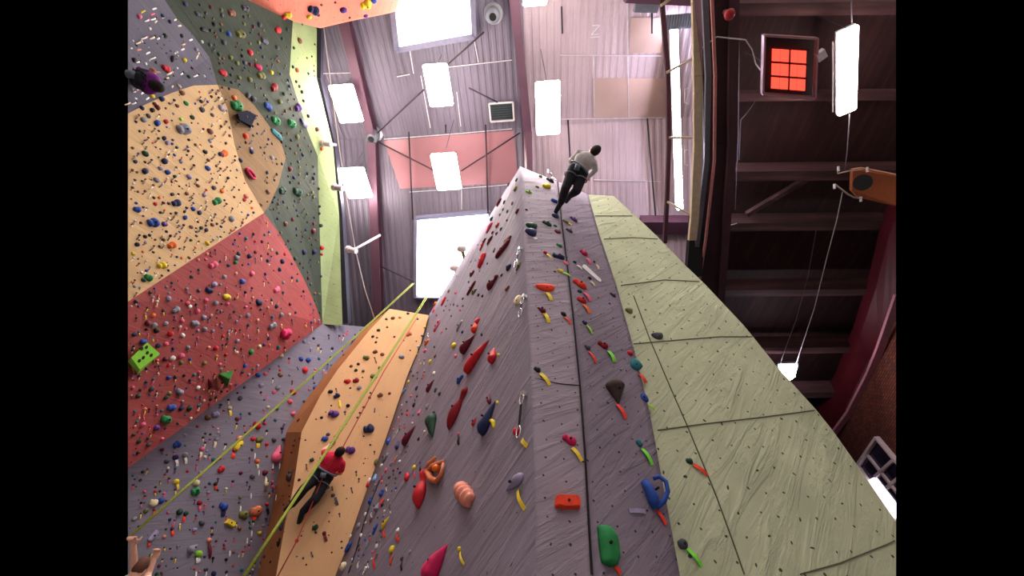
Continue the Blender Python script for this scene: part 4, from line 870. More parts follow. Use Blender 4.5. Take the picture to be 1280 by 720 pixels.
# red facets
RD = ((356, 417, 16, 'magenta'), (340, 407, 10, 'grey'), (323, 378, 9, 'navy'), (309, 394, 7, 'grey'), (351, 394, 7, 'grey'), (345, 383, 6, 'navy'), (283, 371, 9, 'yellow'), (261, 363, 9, 'navy'), (219, 387, 10, 'grey'), (210, 373, 7, 'lilac'), (269, 379, 7, 'grey'), (255, 412, 7, 'grey'), (243, 404, 9, 'grey'), (324, 433, 6, 'cream'), (330, 431, 5, 'purple'), (313, 440, 8, 'green'), (269, 435, 7, 'red'), (226, 445, 8, 'pink'), (215, 448, 7, 'pale'), (255, 454, 6, 'olive'), (296, 426, 6, 'lilac'), (224, 490, 9, 'grey'), (214, 509, 10, 'blue'), (226, 510, 7, 'navy'), (236, 510, 8, 'darkgreen'), (207, 524, 12, 'green'), (195, 535, 8, 'purple'), (178, 531, 7, 'pink'), (189, 486, 7, 'darkgrey'), (210, 472, 6, 'blue'), (212, 417, 8, 'red'), (192, 407, 8, 'grey'), (195, 413, 7, 'black'), (178, 427, 8, 'blue'), (197, 432, 7, 'navy'), (207, 430, 6, 'pink'), (227, 401, 6, 'pink'), (191, 394, 6, 'orange'), (246, 389, 7, 'pink'), (234, 379, 6, 'pink'), (345, 362, 9, 'pink'), (247, 485, 6, 'pale'), (165, 418, 6, 'navy'), (206, 449, 7, 'maroon'), (266, 331, 10, 'pink'), (314, 342, 8, 'pink'), (295, 322, 8, 'grey'), (311, 320, 7, 'navy'), (302, 352, 8, 'blue'), (280, 346, 6, 'grey'), (349, 337, 6, 'navy'), (267, 356, 8, 'lilac'), (346, 316, 5, 'darkgrey'), (327, 302, 5, 'maroon'), (298, 317, 6, 'darkgrey'), (294, 328, 6, 'green'), (285, 332, 5, 'navy'), (334, 326, 5, 'navy'), (352, 327, 7, 'navy'), (248, 363, 5, 'darkgrey'), (239, 346, 5, 'darkgrey'), (257, 375, 6, 'pink'), (284, 380, 5, 'pink'), (282, 443, 5, 'red'), (226, 453, 6, 'olive'), (211, 492, 6, 'olive'), (207, 497, 6, 'darkgreen'), (172, 495, 6, 'darkgreen'), (168, 533, 4, 'salmon'), (388, 380, 4, 'blue'), (389, 403, 4, 'blue'), (369, 391, 4, 'navy'), (362, 380, 5, 'maroon'), (184, 404, 8, 'maroon'), (254, 397, 7, 'lilac'), (237, 383, 5, 'white'), (207, 404, 6, 'lilac'), (228, 419, 6, 'white'), (232, 411, 4, 'pink'), (173, 552, 6, 'darkgreen'), (185, 556, 6, 'darkgrey'), (172, 566, 5, 'black'), (163, 544, 5, 'darkgreen'))
for x, y, w, c in RD: dot(x, y, w, c, 'lobed' if w > 8 else 'dome')
add(260, 473, 263, 484, 6, 'maroon', 'drop'); add(271, 471, 275, 485, 9, 'salmon', 'drop')
# yellow facets
YL = ((229, 162, 15, 'grey'), (295, 133, 15, 'green'), (306, 170, 8, 'coralred'), (196, 154, 8, 'blue'), (202, 124, 7, 'navy'), (177, 135, 6, 'navy'), (232, 129, 6, 'green'), (276, 135, 8, 'lilac'), (252, 137, 7, 'darkgrey'), (227, 116, 7, 'brown'), (226, 149, 5, 'lime'), (207, 152, 6, 'red'), (262, 164, 8, 'brown'), (240, 147, 6, 'darkgreen'), (265, 144, 5, 'darkgrey'), (205, 173, 6, 'navy'), (185, 145, 6, 'darkgrey'), (179, 150, 7, 'grey'), (280, 192, 9, 'orange'), (275, 193, 6, 'navy'), (256, 190, 6, 'black'), (181, 192, 8, 'darkgreen'), (205, 201, 8, 'navy'), (181, 214, 8, 'navy'), (209, 215, 7, 'blue'), (236, 221, 7, 'lilac'), (259, 210, 7, 'blue'), (220, 254, 10, 'navy'), (271, 252, 10, 'green'), (171, 262, 9, 'blue'), (191, 278, 13, 'blue'), (205, 280, 7, 'purple'), (241, 261, 6, 'blue'), (231, 272, 6, 'blue'), (249, 266, 6, 'navy'), (255, 244, 6, 'lilac'), (289, 274, 8, 'grey'), (214, 306, 10, 'orange'), (202, 332, 10, 'yellow'), (185, 347, 10, 'green'), (179, 350, 6, 'darkgreen'), (259, 304, 6, 'yellow'), (265, 281, 5, 'brown'), (200, 210, 6, 'lilac'), (169, 202, 5, 'navy'), (307, 245, 7, 'salmon'), (305, 250, 5, 'red'), (277, 239, 6, 'orange'), (195, 225, 7, 'grey'), (267, 235, 6, 'darkgrey'), (247, 232, 5, 'brown'), (334, 240, 7, 'brown'), (171, 306, 6, 'navy'), (162, 317, 5, 'yellow'), (181, 296, 5, 'black'), (326, 256, 5, 'brown'), (339, 197, 6, 'grey'), (314, 190, 7, 'navy'), (313, 186, 5, 'lilac'), (165, 185, 4, 'brown'), (262, 176, 5, 'grey'), (209, 179, 6, 'lilac'), (221, 132, 5, 'brown'), (251, 127, 5, 'black'), (264, 121, 4, 'black'), (193, 130, 5, 'maroon'), (190, 138, 6, 'black'), (244, 181, 4, 'brown'), (215, 243, 5, 'darkgrey'), (199, 247, 4, 'orange'), (194, 255, 5, 'red'), (233, 242, 5, 'brown'), (300, 200, 6, 'navy'))
for x, y, w, c in YL: dot(x, y, w, c, 'lobed' if w > 8 else 'dome')
add(305, 211, 317, 224, 10, 'magenta', 'ringhold'); add(193, 131, 199, 138, 6, 'maroon', 'long')
# moss facet, upper slate facet, lime return, coral overhang
MS = ((278, 91, 9, 'red'), (312, 66, 8, 'red'), (322, 84, 9, 'magenta'), (347, 38, 9, 'red'), (342, 110, 10, 'darkred'), (300, 43, 11, 'olive'), (285, 42, 7, 'blue'), (334, 133, 10, 'blue'), (344, 151, 11, 'green'), (364, 154, 11, 'green'), (380, 155, 9, 'lilac'), (372, 135, 10, 'purple'), (339, 91, 6, 'yellow'), (267, 30, 6, 'black'), (246, 17, 6, 'darkgrey'), (324, 31, 7, 'darkgrey'), (330, 51, 9, 'darkgrey'), (360, 18, 9, 'yellow'), (354, 21, 7, 'red'), (289, 16, 9, 'brown'), (326, 95, 10, 'olive'), (371, 171, 7, 'olive'), (312, 100, 7, 'olive'), (352, 239, 11, 'darkgreen'), (371, 240, 12, 'darkgreen'), (391, 289, 8, 'maroon'), (379, 315, 8, 'navy'), (392, 315, 8, 'navy'), (362, 211, 7, 'maroon'), (365, 274, 6, 'maroon'), (231, 5, 6, 'navy'), (249, 18, 6, 'darkgrey'), (279, 53, 7, 'darkgrey'), (276, 12, 5, 'olive'), (323, 53, 5, 'olive'), (316, 124, 8, 'darkgrey'), (309, 119, 7, 'darkgrey'), (292, 122, 7, 'orange'), (305, 78, 6, 'darkgrey'), (288, 72, 6, 'olive'), (346, 60, 6, 'darkgrey'), (376, 150, 6, 'navy'), (349, 127, 7, 'olive'), (356, 280, 7, 'brown'), (367, 222, 5, 'navy'), (352, 205, 4, 'navy'), (262, 56, 5, 'darkgrey'), (296, 79, 6, 'olive'))
for x, y, w, c in MS: dot(x, y, w, c, 'lobed' if w > 8 else 'dome')
add(250, 36, 259, 39, 5, 'black', 'long'); add(298, 8, 314, 12, 8, 'darkgrey', 'lobed'); add(338, 162, 352, 176, 7, 'teal', 'long')
UG = ((207, 86, 10, 'red'), (230, 75, 6, 'yellow'), (187, 36, 4, 'white'), (190, 120, 6, 'yellow'), (174, 21, 6, 'pink'), (206, 45, 6, 'black'), (227, 45, 5, 'black'), (236, 96, 5, 'darkgreen'), (167, 75, 6, 'black'), (182, 80, 4, 'white'), (255, 95, 3, 'white'), (179, 89, 3, 'white'), (245, 62, 5, 'grey'), (203, 20, 5, 'navy'), (212, 27, 5, 'navy'), (252, 52, 4, 'white'), (195, 78, 4, 'darkgrey'), (240, 85, 4, 'maroon'), (221, 85, 3, 'white'))
for x, y, w, c in UG: dot(x, y, w, c, 'lobed' if w > 8 else 'dome')
add(213, 76, 220, 71, 5, 'black', 'curve'); add(222, 104, 225, 111, 4, 'cream', 'dropw')
for a in ((190, 12, 196, 10, 'pale'), (188, 19, 194, 17, 'pink'), (202, 23, 206, 21, 'cream'), (193, 29, 197, 26, 'cream'), (217, 26, 221, 24, 'cream'), (222, 33, 227, 32, 'cream'), (203, 45, 208, 46, 'white'), (236, 51, 241, 49, 'white'), (226, 63, 231, 61, 'white'), (182, 68, 188, 65, 'white'), (245, 74, 248, 69, 'cream'), (248, 69, 249, 65, 'cream'), (171, 63, 177, 62, 'salmon'), (176, 118, 182, 114, 'white'), (182, 125, 187, 122, 'white'), (168, 123, 172, 124, 'white'), (163, 61, 166, 60, 'pale'), (166, 52, 167, 50, 'pale'), (176, 16, 182, 13, 'yellow'), (214, 110, 217, 107, 'cream')):
    add(a[0], a[1], a[2], a[3], 2, a[4], 'long', None, '', True, .3)
LM = ((374, 51, 7, 'brown'), (367, 60, 4, 'darkgreen'), (366, 84, 4, 'darkgreen'), (371, 88, 6, 'orangebrown'), (370, 102, 4, 'darkgrey'), (374, 108, 4, 'darkgrey'), (377, 115, 5, 'black'), (379, 126, 4, 'black'), (385, 145, 5, 'black'), (396, 162, 6, 'brown'), (402, 186, 5, 'orange'), (399, 258, 4, 'darkgreen'), (399, 267, 4, 'black'), (401, 282, 5, 'darkgreen'), (402, 310, 6, 'red'), (402, 318, 4, 'red'), (401, 345, 4, 'darkgrey'), (398, 236, 4, 'black'))
for x, y, w, c in LM: dot(x, y, w, c)
CR = ((392, 12, 13, 'navy'), (398, 19, 4, 'maroon'), (429, 12, 8, 'purple'), (457, 20, 5, 'purple'), (386, 21, 6, 'yellow'), (457, 5, 13, 'yellow'), (402, 6, 3.5, 'brown'), (419, 3, 3, 'maroon'), (467, 1, 7, 'blue'), (437, 22, 3, 'maroon'))
for x, y, w, c in CR: dot(x, y, w, c, 'lobed' if w > 8 else 'dome')

# random small ones between, by facet: (polygon px, count, colours, size range)
def inside(x, y, P):
    c = False; j = len(P)-1
    for i in range(len(P)):
        if (P[i][1] > y) != (P[j][1] > y) and x < (P[j][0]-P[i][0])*(y-P[i][1])/(P[j][1]-P[i][1])+P[i][0]: c = not c
        j = i
    return c
def scatter(P, n, cols, lo, hi, tails=None, rt=.5, up=(-.5, 1)):
    xs = [p[0] for p in P]; ys = [p[1] for p in P]; k = 0; tries = 0
    rnd = random.Random(n*7+int(xs[0]))
    while k < n and tries < n*60:
        tries += 1; x = rnd.uniform(min(xs), max(xs)); y = rnd.uniform(min(ys), max(ys))
        if not inside(x, y, P): continue
        w = rnd.uniform(lo, hi)*(1 if rnd.random() < .8 else 1.25)
        if any(abs((h['a'][0]+h['b'][0])/2-x) < (w+h['w'])*.55+1 and abs((h['a'][1]+h['b'][1])/2-y) < (w+h['w'])*.55+1 for h in H): continue
        t = None
        if tails and rnd.random() < rt:
            l = rnd.uniform(3.5, 7.5); t = (x+up[0]*w*.5, y+up[1]*w*.5, x+up[0]*l+rnd.uniform(-1.5, 1.5), y+up[1]*l, rnd.choice(tails))
        dot(x, y, w, rnd.choice(cols), 'dome', t, '', False); k += 1
dk = ['navy', 'darkgrey', 'black', 'brown', 'maroon', 'grey', 'darkgreen', 'darkbrown']
scatter([(163, 145), (215, 118), (280, 108), (293, 180), (325, 265), (163, 372)], 230, dk+['blue', 'orange', 'brown', 'lilac', 'pale'], 2.0, 4.2, ['brown', 'darkbrown', 'cream', 'brown'], .55, (-.7, .8))  # brown tails on the yellow facets stand for tape and shadow tails
scatter([(285, 110), (335, 165), (352, 200), (335, 258), (298, 190)], 26, dk, 2.5, 4, ['darkbrown'], .5, (-.7, .8))
scatter([(163, 380), (328, 270), (372, 340), (400, 402), (163, 580)], 260, dk+['pink', 'pink', 'lilac', 'pale', 'red', 'blue', 'salmon', 'teal'], 2.2, 4.8, ['yellow', 'pink', 'maroon', 'cream', 'maroon', 'purple'], .55, (-.15, 1))
scatter([(163, 590), (400, 412), (455, 413), (400, 485), (355, 545), (345, 600), (325, 718), (163, 718)], 190, dk+['pink', 'red', 'pale', 'teal', 'purple', 'lilac'], 2.0, 4.2, ['cream', 'pink', 'purple', 'black', 'yellow', 'red'], .6, (-.2, 1))
scatter([(245, 5), (360, 30), (360, 95), (393, 200), (400, 400), (380, 345), (352, 300), (336, 262), (360, 200), (280, 105)], 150, ['navy', 'darkgrey', 'black', 'darkgreen', 'olive', 'brown', 'maroon', 'olive'], 2.5, 5, ['darkgreen', 'black'], .3, (-.5, .8))
scatter([(163, 3), (220, 25), (265, 75), (268, 103), (215, 113), (163, 138)], 42, ['black', 'darkgrey', 'darkgrey', 'navy', 'pink', 'maroon', 'pale'], 1.6, 3.0, ['pale', 'cream', 'white'], .3, (-1, .5))
scatter([(530, 405), (545, 430), (520, 520), (500, 600), (470, 700), (430, 715), (480, 570), (510, 480)], 75, dk+['teal', 'pale', 'yellow', 'pink', 'blue', 'white', 'olive'], 2.2, 4.4, ['red', 'black', 'white'], .3, (.1, 1))
scatter([(560, 362), (600, 300), (600, 350), (560, 420), (540, 400)], 18, dk+['pink', 'red', 'lilac'], 2, 3.4)
scatter([(455, 420), (530, 395), (515, 450), (480, 540), (450, 630), (425, 710), (360, 710), (385, 620), (375, 560), (400, 500)], 55, ['brown', 'darkgrey', 'black', 'darkbrown'], 1.6, 2.8, ['brown', 'darkgrey'], .3, (.2, 1))
scatter([(368, 545), (375, 545), (360, 640), (340, 715), (333, 715), (350, 640)], 12, ['darkbrown', 'black', 'maroon'], 2, 3.5)
scatter([(372, 25), (394, 38), (394, 98), (380, 130)], 8, ['darkgreen', 'olive', 'brown'], 1.8, 3)

# ---------------------------------------------------------------- build
LAND = [(182, 445, 'the lime green box volume'), (285, 468, 'the dark green wedge volume'), (308, 149, 'the big dark volume'), (229, 162, 'the fat grey hold'), (356, 417, 'the round magenta hold'), (311, 218, 'the pink ring hold'),
        (207, 86, 'the upper red oval hold'), (191, 278, 'the large blue hold'), (202, 332, 'the yellow hold'), (283, 371, 'the round yellow hold'), (214, 509, 'the round blue hold'), (244, 614, 'the round green hold'),
        (287, 655, 'the flat yellow bar hold'), (345, 566, 'the pink cone hold'), (319, 640, 'the orange-brown oval hold'), (240, 686, 'the grey wedge hold'), (371, 240, 'the twin green holds'), (345, 150, 'the bright green holds'),
        (300, 43, 'the olive hold'), (347, 38, 'the red hold by the lime edge'), (461, 536, 'the navy hold on the sand column'), (417, 518, 'the purple hold'), (458, 447, 'the olive hold'), (438, 563, "the red-shirted climber's head"),
        (598, 446, 'the long red teardrop hold'), (573, 510, 'the dark red necked hold'), (611, 522, 'the navy teardrop hold'), (582, 619, 'the salmon shell hold'), (546, 585, 'the open mouth hold'), (528, 612, 'the red necked hold'),
        (541, 533, 'the dark green half-moon hold'), (551, 700, 'the magenta bottom hold'), (708, 628, 'the orange-red block'), (757, 683, 'the big green hold'), (815, 620, 'the blue handle hold'), (768, 490, 'the big brown hold'),
        (711, 551, 'the magenta hold'), (725, 356, 'the bright red knobbly hold'), (739, 342, 'the white card'), (698, 321, 'the navy hump hold'), (664, 292, 'the navy half-moon hold'), (612, 285, 'the pink long hold'), (629, 312, 'the long maroon hold'),
        (603, 326, 'the red long hold'), (485, 652, 'the yellow teardrop hold'), (491, 687, 'the yellow round hold'), (465, 627, 'the blue pair of holds'), (510, 597, 'the small red pair'), (650, 377, 'the cream jug on the ridge')]
WN = {'tower left face': 'on the tower left face', 'tower ridge strip': 'on the tower front strip', 'tower right strip': 'on the darker tower strip'}
SW = {'dome': 'rounded', 'drop': 'teardrop', 'dropw': 'wedge-shaped', 'long': 'long', 'lobed': 'knobbly', 'neck': 'necked', 'shell': 'ridged', 'curve': 'curved', 'block': 'faceted', 'jug': 'half-moon', 'jugdrop': 'half-moon', 'wide': 'broad', 'ringhold': 'ring-shaped'}
def where(x, y):
    best = min(LAND, key=lambda l: (math.hypot(l[0]-x, l[1]-y) if math.hypot(l[0]-x, l[1]-y) > 6 else 1e9))
    dx, dy = x-best[0], y-best[1]; d = math.hypot(dx, dy)
    r = ('right of' if dx > 0 else 'left of') if abs(dx) > abs(dy) else ('below' if dy > 0 else 'above')
    return ('just ' if d < 22 else '') + r + ' ' + best[2]
stuff = bmesh.new(); smats = []; sidx = {}
def smi(m):
    if m.name not in sidx: sidx[m.name] = len(smats); smats.append(m)
    return sidx[m.name]
def tape_bm(tp, n, q, wpx, t):
    a, b = onP(tp[0], tp[1], q, n), onP(tp[2], tp[3], q, n); d = (b-a); s = n.cross(d).normalized(); w = wpx*t/FOC
    bm = bmesh.new(); prev = None; K = 5
    for i in range(K+1):
        f = i/K; p = a + d*f + n*(.006+.035*math.sin(f*math.pi)*min(1, d.length/.3))
        pr = [bm.verts.new(p+s*w/2), bm.verts.new(p-s*w/2), bm.verts.new(p-s*w/2+n*.004), bm.verts.new(p+s*w/2+n*.004)]
        if prev:
            for k in range(4): bm.faces.new((prev[k], prev[(k+1) % 4], pr[(k+1) % 4], pr[k]))
        else: bm.faces.new(pr)
        prev = pr
    bm.faces.new(prev[::-1]); bmesh.ops.recalc_face_normals(bm, faces=bm.faces); return bm
H.sort(key=lambda h: -(h['w']*math.hypot(h['a'][0]-h['b'][0], h['a'][1]-h['b'][1])))
recs = []; grp = {}
KEEP = 292
for i, h in enumerate(H):
    (x1, y1), (x2, y2) = h['a'], h['b']; x, y = (x1+x2)/2, (y1+y2)/2
    q, n, wall = surf(x, y); t = depth(q)
    A, B = onP(x1, y1, q, n), onP(x2, y2, q, n)
    ex = (B-A); ln = ex.length
    w = h['w']*t/FOC
    if ln < 1e-4: ex = RT
    # knobs on steeply receding walls keep a believable roundness
    lim = w*(1.35 if h['shape'] in ('dome',) else 1.9 if h['shape'] == 'lobed' else 6.0)
    ln = max(min(ln, lim), w*.6 if h['shape'] != 'jugdrop' else .01)
    ex = ex.normalized(); ez = n; ey = ez.cross(ex).normalized()
    if h['shape'] in ('jug', 'jugdrop'):
        if ey.z < 0: ex, ey = -ex, -ey
    M = Matrix(((ex.x, ey.x, ez.x, q.x), (ex.y, ey.y, ez.y, q.y), (ex.z, ey.z, ez.z, q.z), (0, 0, 0, 1)))
    ind = i < KEEP; px = math.hypot(x1-x2, y1-y2)
    lod = 2 if px > 11 else (1 if px > 5 else 0)
    sh = h['shape']; hh = w*h['hk']*(1.15 if sh in ('drop', 'neck', 'shell') else 1)
    if sh == 'ringhold':
        bm = bmesh.new(); pts = [Vector((math.cos(a)*ln*.42, math.sin(a)*w*.38, w*.28)) for a in [k*math.pi/8 for k in range(17)]]
        add_tube(bm, pts, w*.17, 8); bmesh.ops.recalc_face_normals(bm, faces=bm.faces)
        add_beam(bm, Vector((-ln*.4, 0, w*.08)), Vector((ln*.4, 0, w*.08)), w*.5, w*.14)
    elif sh == 'wide':
        bm = hold_mesh('drop', ln, w, hh*1.1, i, 2); bmesh.ops.transform(bm, matrix=Matrix.Scale(-1, 4, Vector((1, 0, 0))), verts=bm.verts[:]); bmesh.ops.recalc_face_normals(bm, faces=bm.faces)
    elif sh == 'jugdrop':
        # axis points down the drop: half-moon with its flat edge up
        bm = hold_mesh('drop', ln, w, hh*1.1, i, 2); bmesh.ops.transform(bm, matrix=Matrix.Scale(-1, 4, Vector((1, 0, 0))), verts=bm.verts[:]); bmesh.ops.recalc_face_normals(bm, faces=bm.faces)
        if M.col[0].z > 0:
            M = M @ Matrix.Rotation(math.pi, 4, 'Z')
    elif sh == 'dropw':
        bm = hold_mesh('drop', ln, w, hh*1.3, i, 2)
    else: bm = hold_mesh(sh, ln, w, hh, i, lod)
    for f in bm.faces: f.smooth = sh != 'block'
    mat = hm(h['col'])
    tb_ = tape_bm(h['tape'], n, q, 5.2 if h['hand'] and h['w'] > 7 else (3.2 if h['hand'] else 1.4), t) if h['tape'] else None
    if not ind:
        for src, m_, MM in ((bm, mat, M), (tb_, tm(h['tape'][4]) if tb_ else None, Matrix.Identity(4))):
            if not src: continue
            src.transform(MM); k = smi(m_)
            for f in src.faces: f.material_index = k
            tmp = bpy.data.meshes.new('tmp'); src.to_mesh(tmp); src.free(); stuff.from_mesh(tmp); bpy.data.meshes.remove(tmp)
        continue
    wl = WN.get(wall, 'on the '+wall)
    c = cw(h['col']); size = 'large ' if px > 20 else ('' if px > 9 else 'small ')
    tp = (' with '+cw(h['tape'][4])+' tape') if h['tape'] else ''
    kindw = 'tape marker' if (h['w'] <= 2.6 and sh == 'long') else 'hold'
    nm = 'tape_marker' if kindw != 'hold' else 'climbing_hold'
    simple = not tb_ and px < 12
    if simple:
        o = obj(nm, bm, mat); o.matrix_world = M; root = o
    else:
        root = thing(nm, '', 'climbing hold', q)
        o = obj('hold_body', bm, mat, root); o.matrix_world = Matrix.Identity(4); o.matrix_basis = Matrix.Translation(-q) @ M
        if tb_: keep(obj('route_tape', tb_, tm(h['tape'][4])), root)
        if px >= 12 and sh not in ('ringhold', 'curve'):
            z0 = hh*(.98 if sh == 'block' else 1.0)
            b2 = tube([Vector((0, 0, z0*.8)), Vector((0, 0, z0+.006))], .014, 10) if sh != 'jug' else tube([Vector((0, w*.1, hh*.55)), Vector((0, -.02, hh*.8))], .014, 10)
            bo = obj('bolt', b2, M_black, root); bo.matrix_basis = Matrix.Translation(-q) @ M
    recs.append((root, f"{size}{c} {SW[sh]} {kindw}{tp}", wl, x, y, h))
    root['category'] = 'tape marker' if kindw != 'hold' else 'climbing hold'
    root['group'] = ('tape markers ' if kindw != 'hold' else 'climbing holds ') + wl
# labels that single each one out
byk = {}
for r in recs: byk.setdefault(r[1]+'|'+r[2], []).append(r)
ORD = ['topmost', 'second from top', 'third from top', 'fourth from top', 'fifth from top', 'sixth from top', 'seventh from top', 'eighth from top', 'ninth from top']
for k, rs in byk.items():
    if len(rs) == 1:
        rs[0][0]['label'] = rs[0][1]+' '+rs[0][2]; continue
    sub = {}
    for r in rs: sub.setdefault(where(r[3], r[4]), []).append(r)
    for wtxt, ss in sub.items():
        ss.sort(key=lambda r: r[4])
        for j, r in enumerate(ss):
            wl = wtxt
            pre = '' if len(ss) == 1 else ('upper ' if len(ss) == 2 and j == 0 else 'lower ' if len(ss) == 2 else ORD[min(j, 8)]+' ')
            lab = f"{pre}{r[1]} {wl}" + ('' if len((pre+r[1]+' '+wl+' '+r[2]).split()) > 16 else ' '+r[2])
            r[0]['label'] = lab
o = obj('small_climbing_holds', stuff, smats); tag(o, 'hundreds of tiny climbing holds scattered between the larger ones on the walls', 'climbing holds', None, 'stuff')

# ---------------------------------------------------------------- special pieces
def on_wall(px, py, off=0):
    q, n, _ = surf(px, py); return q+n*off
# lime box volume on the red facet
def volume(top_px, depth_px, name, label, mat, mat2, holes=(), proud=.45):
    q, n, _ = surf(sum(p[0] for p in top_px)/len(top_px), sum(p[1] for p in top_px)/len(top_px))
    t = depth(q); P = [C + (onP(x, y, q, n)-C)*(1-proud/t) for x, y in top_px]
    base = [onP(x, y, q, n) for x, y in depth_px]
    root = thing(name, label, 'climbing volume', q)
    bm = bmesh.new(); vt = [bm.verts.new(p) for p in P]; vb_ = [bm.verts.new(p) for p in base]
    bm.faces.new(vt)
    for i in range(len(vt)):
        j = (i+1) % len(vt); bm.faces.new((vt[i], vb_[i], vb_[j], vt[j]))
    bmesh.ops.recalc_face_normals(bm, faces=bm.faces); uv_plane(bm)
    keep(obj('volume_body', bm, mat), root)
    nn = (P[1]-P[0]).cross(P[2]-P[0]).normalized()
    if nn.dot(C-P[0]) < 0: nn = -nn
    for x, y in holes:
        c = onP(x, y, P[0], nn); keep(obj('bolt_hole', tube([c-nn*.01, c+nn*.004], .022, 8), M_black), root)
    return root
M_limeb = plain('lime_volume_paint', (140, 214, 62), .5); M_greenv = plain('green_volume_paint', (58, 140, 62), .5); M_darkv = plain('charcoal_volume', (34, 34, 46), .95, spec=.03)
volume([(184, 428), (200, 442), (175, 462), (164, 447)], [(184, 430), (199, 444), (172, 468), (160, 452)], 'box_volume', 'lime green box volume with dark holes on the red facet', M_limeb, None, [(177, 436), (184, 441), (179, 447), (189, 444), (174, 451), (183, 434)], .35)
volume([(274, 467), (292, 463), (287, 474)], [(273, 469), (292, 463), (285, 484)], 'wedge_volume', 'dark green wedge volume beside the salmon wedge hold', M_greenv, None, (), .3)
volume([(297, 142), (310, 139), (320, 145), (314, 157), (300, 150)], [(295, 143), (309, 138), (321, 144), (313, 160), (299, 151)], 'boulder_volume', 'big charcoal volume where the two yellow facets meet', M_darkv, None, [(309, 146)], .3)
# open-mouth hold
q, n, _ = surf(547, 588); t = depth(q); ex = (on_wall(556, 578)-on_wall(540, 596)).normalized(); ey = n.cross(ex)
mh = thing('mouth_hold', 'orange-brown open mouth hold with bright orange ball inside', 'climbing hold', q); s = t/FOC
def loc(px, py, z): return onP(px, py, q, n) + n*z
M_ob = hm('orangebrown')
for pts, r in (([(537, 590), (541, 582), (548, 573)], [3.6, 4.6, 1.6]), ([(538, 592), (545, 584), (558, 578)], [3.4, 3.6, 2.0]), ([(538, 590), (542, 600), (550, 603), (556, 594), (558, 580)], [3.8, 4.2, 3.4, 2.6, 1.6])):
    smooth(keep(obj('jaw', tube([loc(*p, .05) for p in pts], [x*s for x in r], 12), M_ob), mh))
bm = bmesh.new(); add_ball(bm, loc(550, 587, .06), 5.4*s, (1, 1, .8), None, 14); smooth(keep(obj('ball', bm, plain('bright_orange', (240, 120, 30), .4)), mh))
# blue handle hold with loop
q, n, _ = surf(814, 620); t = depth(q); s = t/FOC
bh = thing('handle_hold', 'blue hold with a thick loop handle and red tape', 'climbing hold', q)
smooth(keep(obj('hold_body', tube([loc(804, 603, .02), loc(808, 612, .04), loc(813, 626, .05), loc(818, 636, .02)], [5*s, 6*s, 7.5*s, 5*s], 12), hm('blue')), bh))
smooth(keep(obj('loop', tube([loc(813, 601, .05), loc(818, 600, .09), loc(824, 608, .12), loc(826, 620, .12), loc(824, 630, .08), loc(818, 636, .04)], [2.4*s, 2.8*s, 2.8*s, 3*s, 3.4*s, 3.4*s], 12), hm('blue')), bh))
keep(obj('route_tape', tape_bm((820, 638, 832, 657), n, q, 4.6, t), tm('red')), bh)
keep(obj('bolt', tube([loc(815, 615, .0), loc(815, 615, .12)], .012, 8), M_black), bh)
bm = tape_bm((786, 639, 806, 640), n, q, 5, t); tag(recenter(obj('torn_tape', bm, hm('lilac'))), 'torn greyish tape scrap left of the blue handle hold', 'tape')
# white route card
q, n, _ = surf(739, 342); cp = [onP(*p, q, n)+n*.012 for p in ((729, 331), (732, 332), (751, 350), (751, 353), (748, 352), (727, 334))]
tag(recenter(obj('route_card', slab(cp, .01), M_white)), 'narrow white route card stuck on the upper tower', 'card')
# quickdraws on the ridge
M_chrome = plain('carabiner_metal', (214, 214, 220), .2, .9)
def quickdraw(top, bot, label, sling='black'):
    a, b = on_wall(*top, .06), on_wall(*bot, .06); d = (b-a); L_ = d.length; d.normalize(); q, n, _ = surf(*top); sd = n.cross(d)
    r = thing('quickdraw', label, 'quickdraw', a)
    keep(obj('hanger', beam(a-n*.05, a+n*.01, .05, .05), M_alu), r)
    def biner(c, ln):
        pts = [c+d*math.cos(k*math.pi/6)*ln/2+sd*math.sin(k*math.pi/6)*ln*.27 for k in range(13)]
        return tube(pts, .009, 8)
    smooth(keep(obj('carabiner', biner(a+d*.07, .13), M_chrome), r)); smooth(keep(obj('carabiner', biner(b-d*.06, .14), M_chrome), r))
    keep(obj('sling', beam(a+d*.12, b-d*.12, .03, .012, n), hm(sling)), r)
quickdraw((658, 494), (653, 549), 'quickdraw with black sling hanging on the ridge over the red hold')
quickdraw((658, 372), (654, 398), 'quickdraw hanging on the ridge beside the cream jug')
quickdraw((653, 312), (648, 335), 'small quickdraw high on the ridge beside the olive jug', 'darkgrey')
quickdraw((684, 216), (692, 228), 'tiny quickdraw beside the black hold at the tower top', 'darkgrey')
# antenna-like bits against the lower skylight on the tower edge
for (a, b, c_, lab) in (((582, 327, 11.0), (577, 311, 10.9), 'lilac', 'pale knob hold standing out against the lower skylight'), ((571, 342, 11.4), (568, 335, 11.3), 'lilac', 'smaller pale knob at the tower edge against the skylight')):
    p0, p1 = at(*a), at(*b); r = thing('knob_hold', lab, 'climbing hold', p0)
    smooth(keep(obj('stem', tube([p0, p1], [.05, .04], 8), hm('olive')), r)); bm = bmesh.new(); add_ball(bm, p1, .1, (1.3, 1, .8), None, 12); smooth(keep(obj('knob', bm, hm('pale')), r))
# thin peak post
a = R0 + Vector((.12, .1, 0)); tag(recenter(obj('peak_post', tube([at(657, 218, 9.2), at(656, 168, 11.5)], .03, 8), M_steeld)), 'thin dark post standing at the very peak of the tower', 'post')

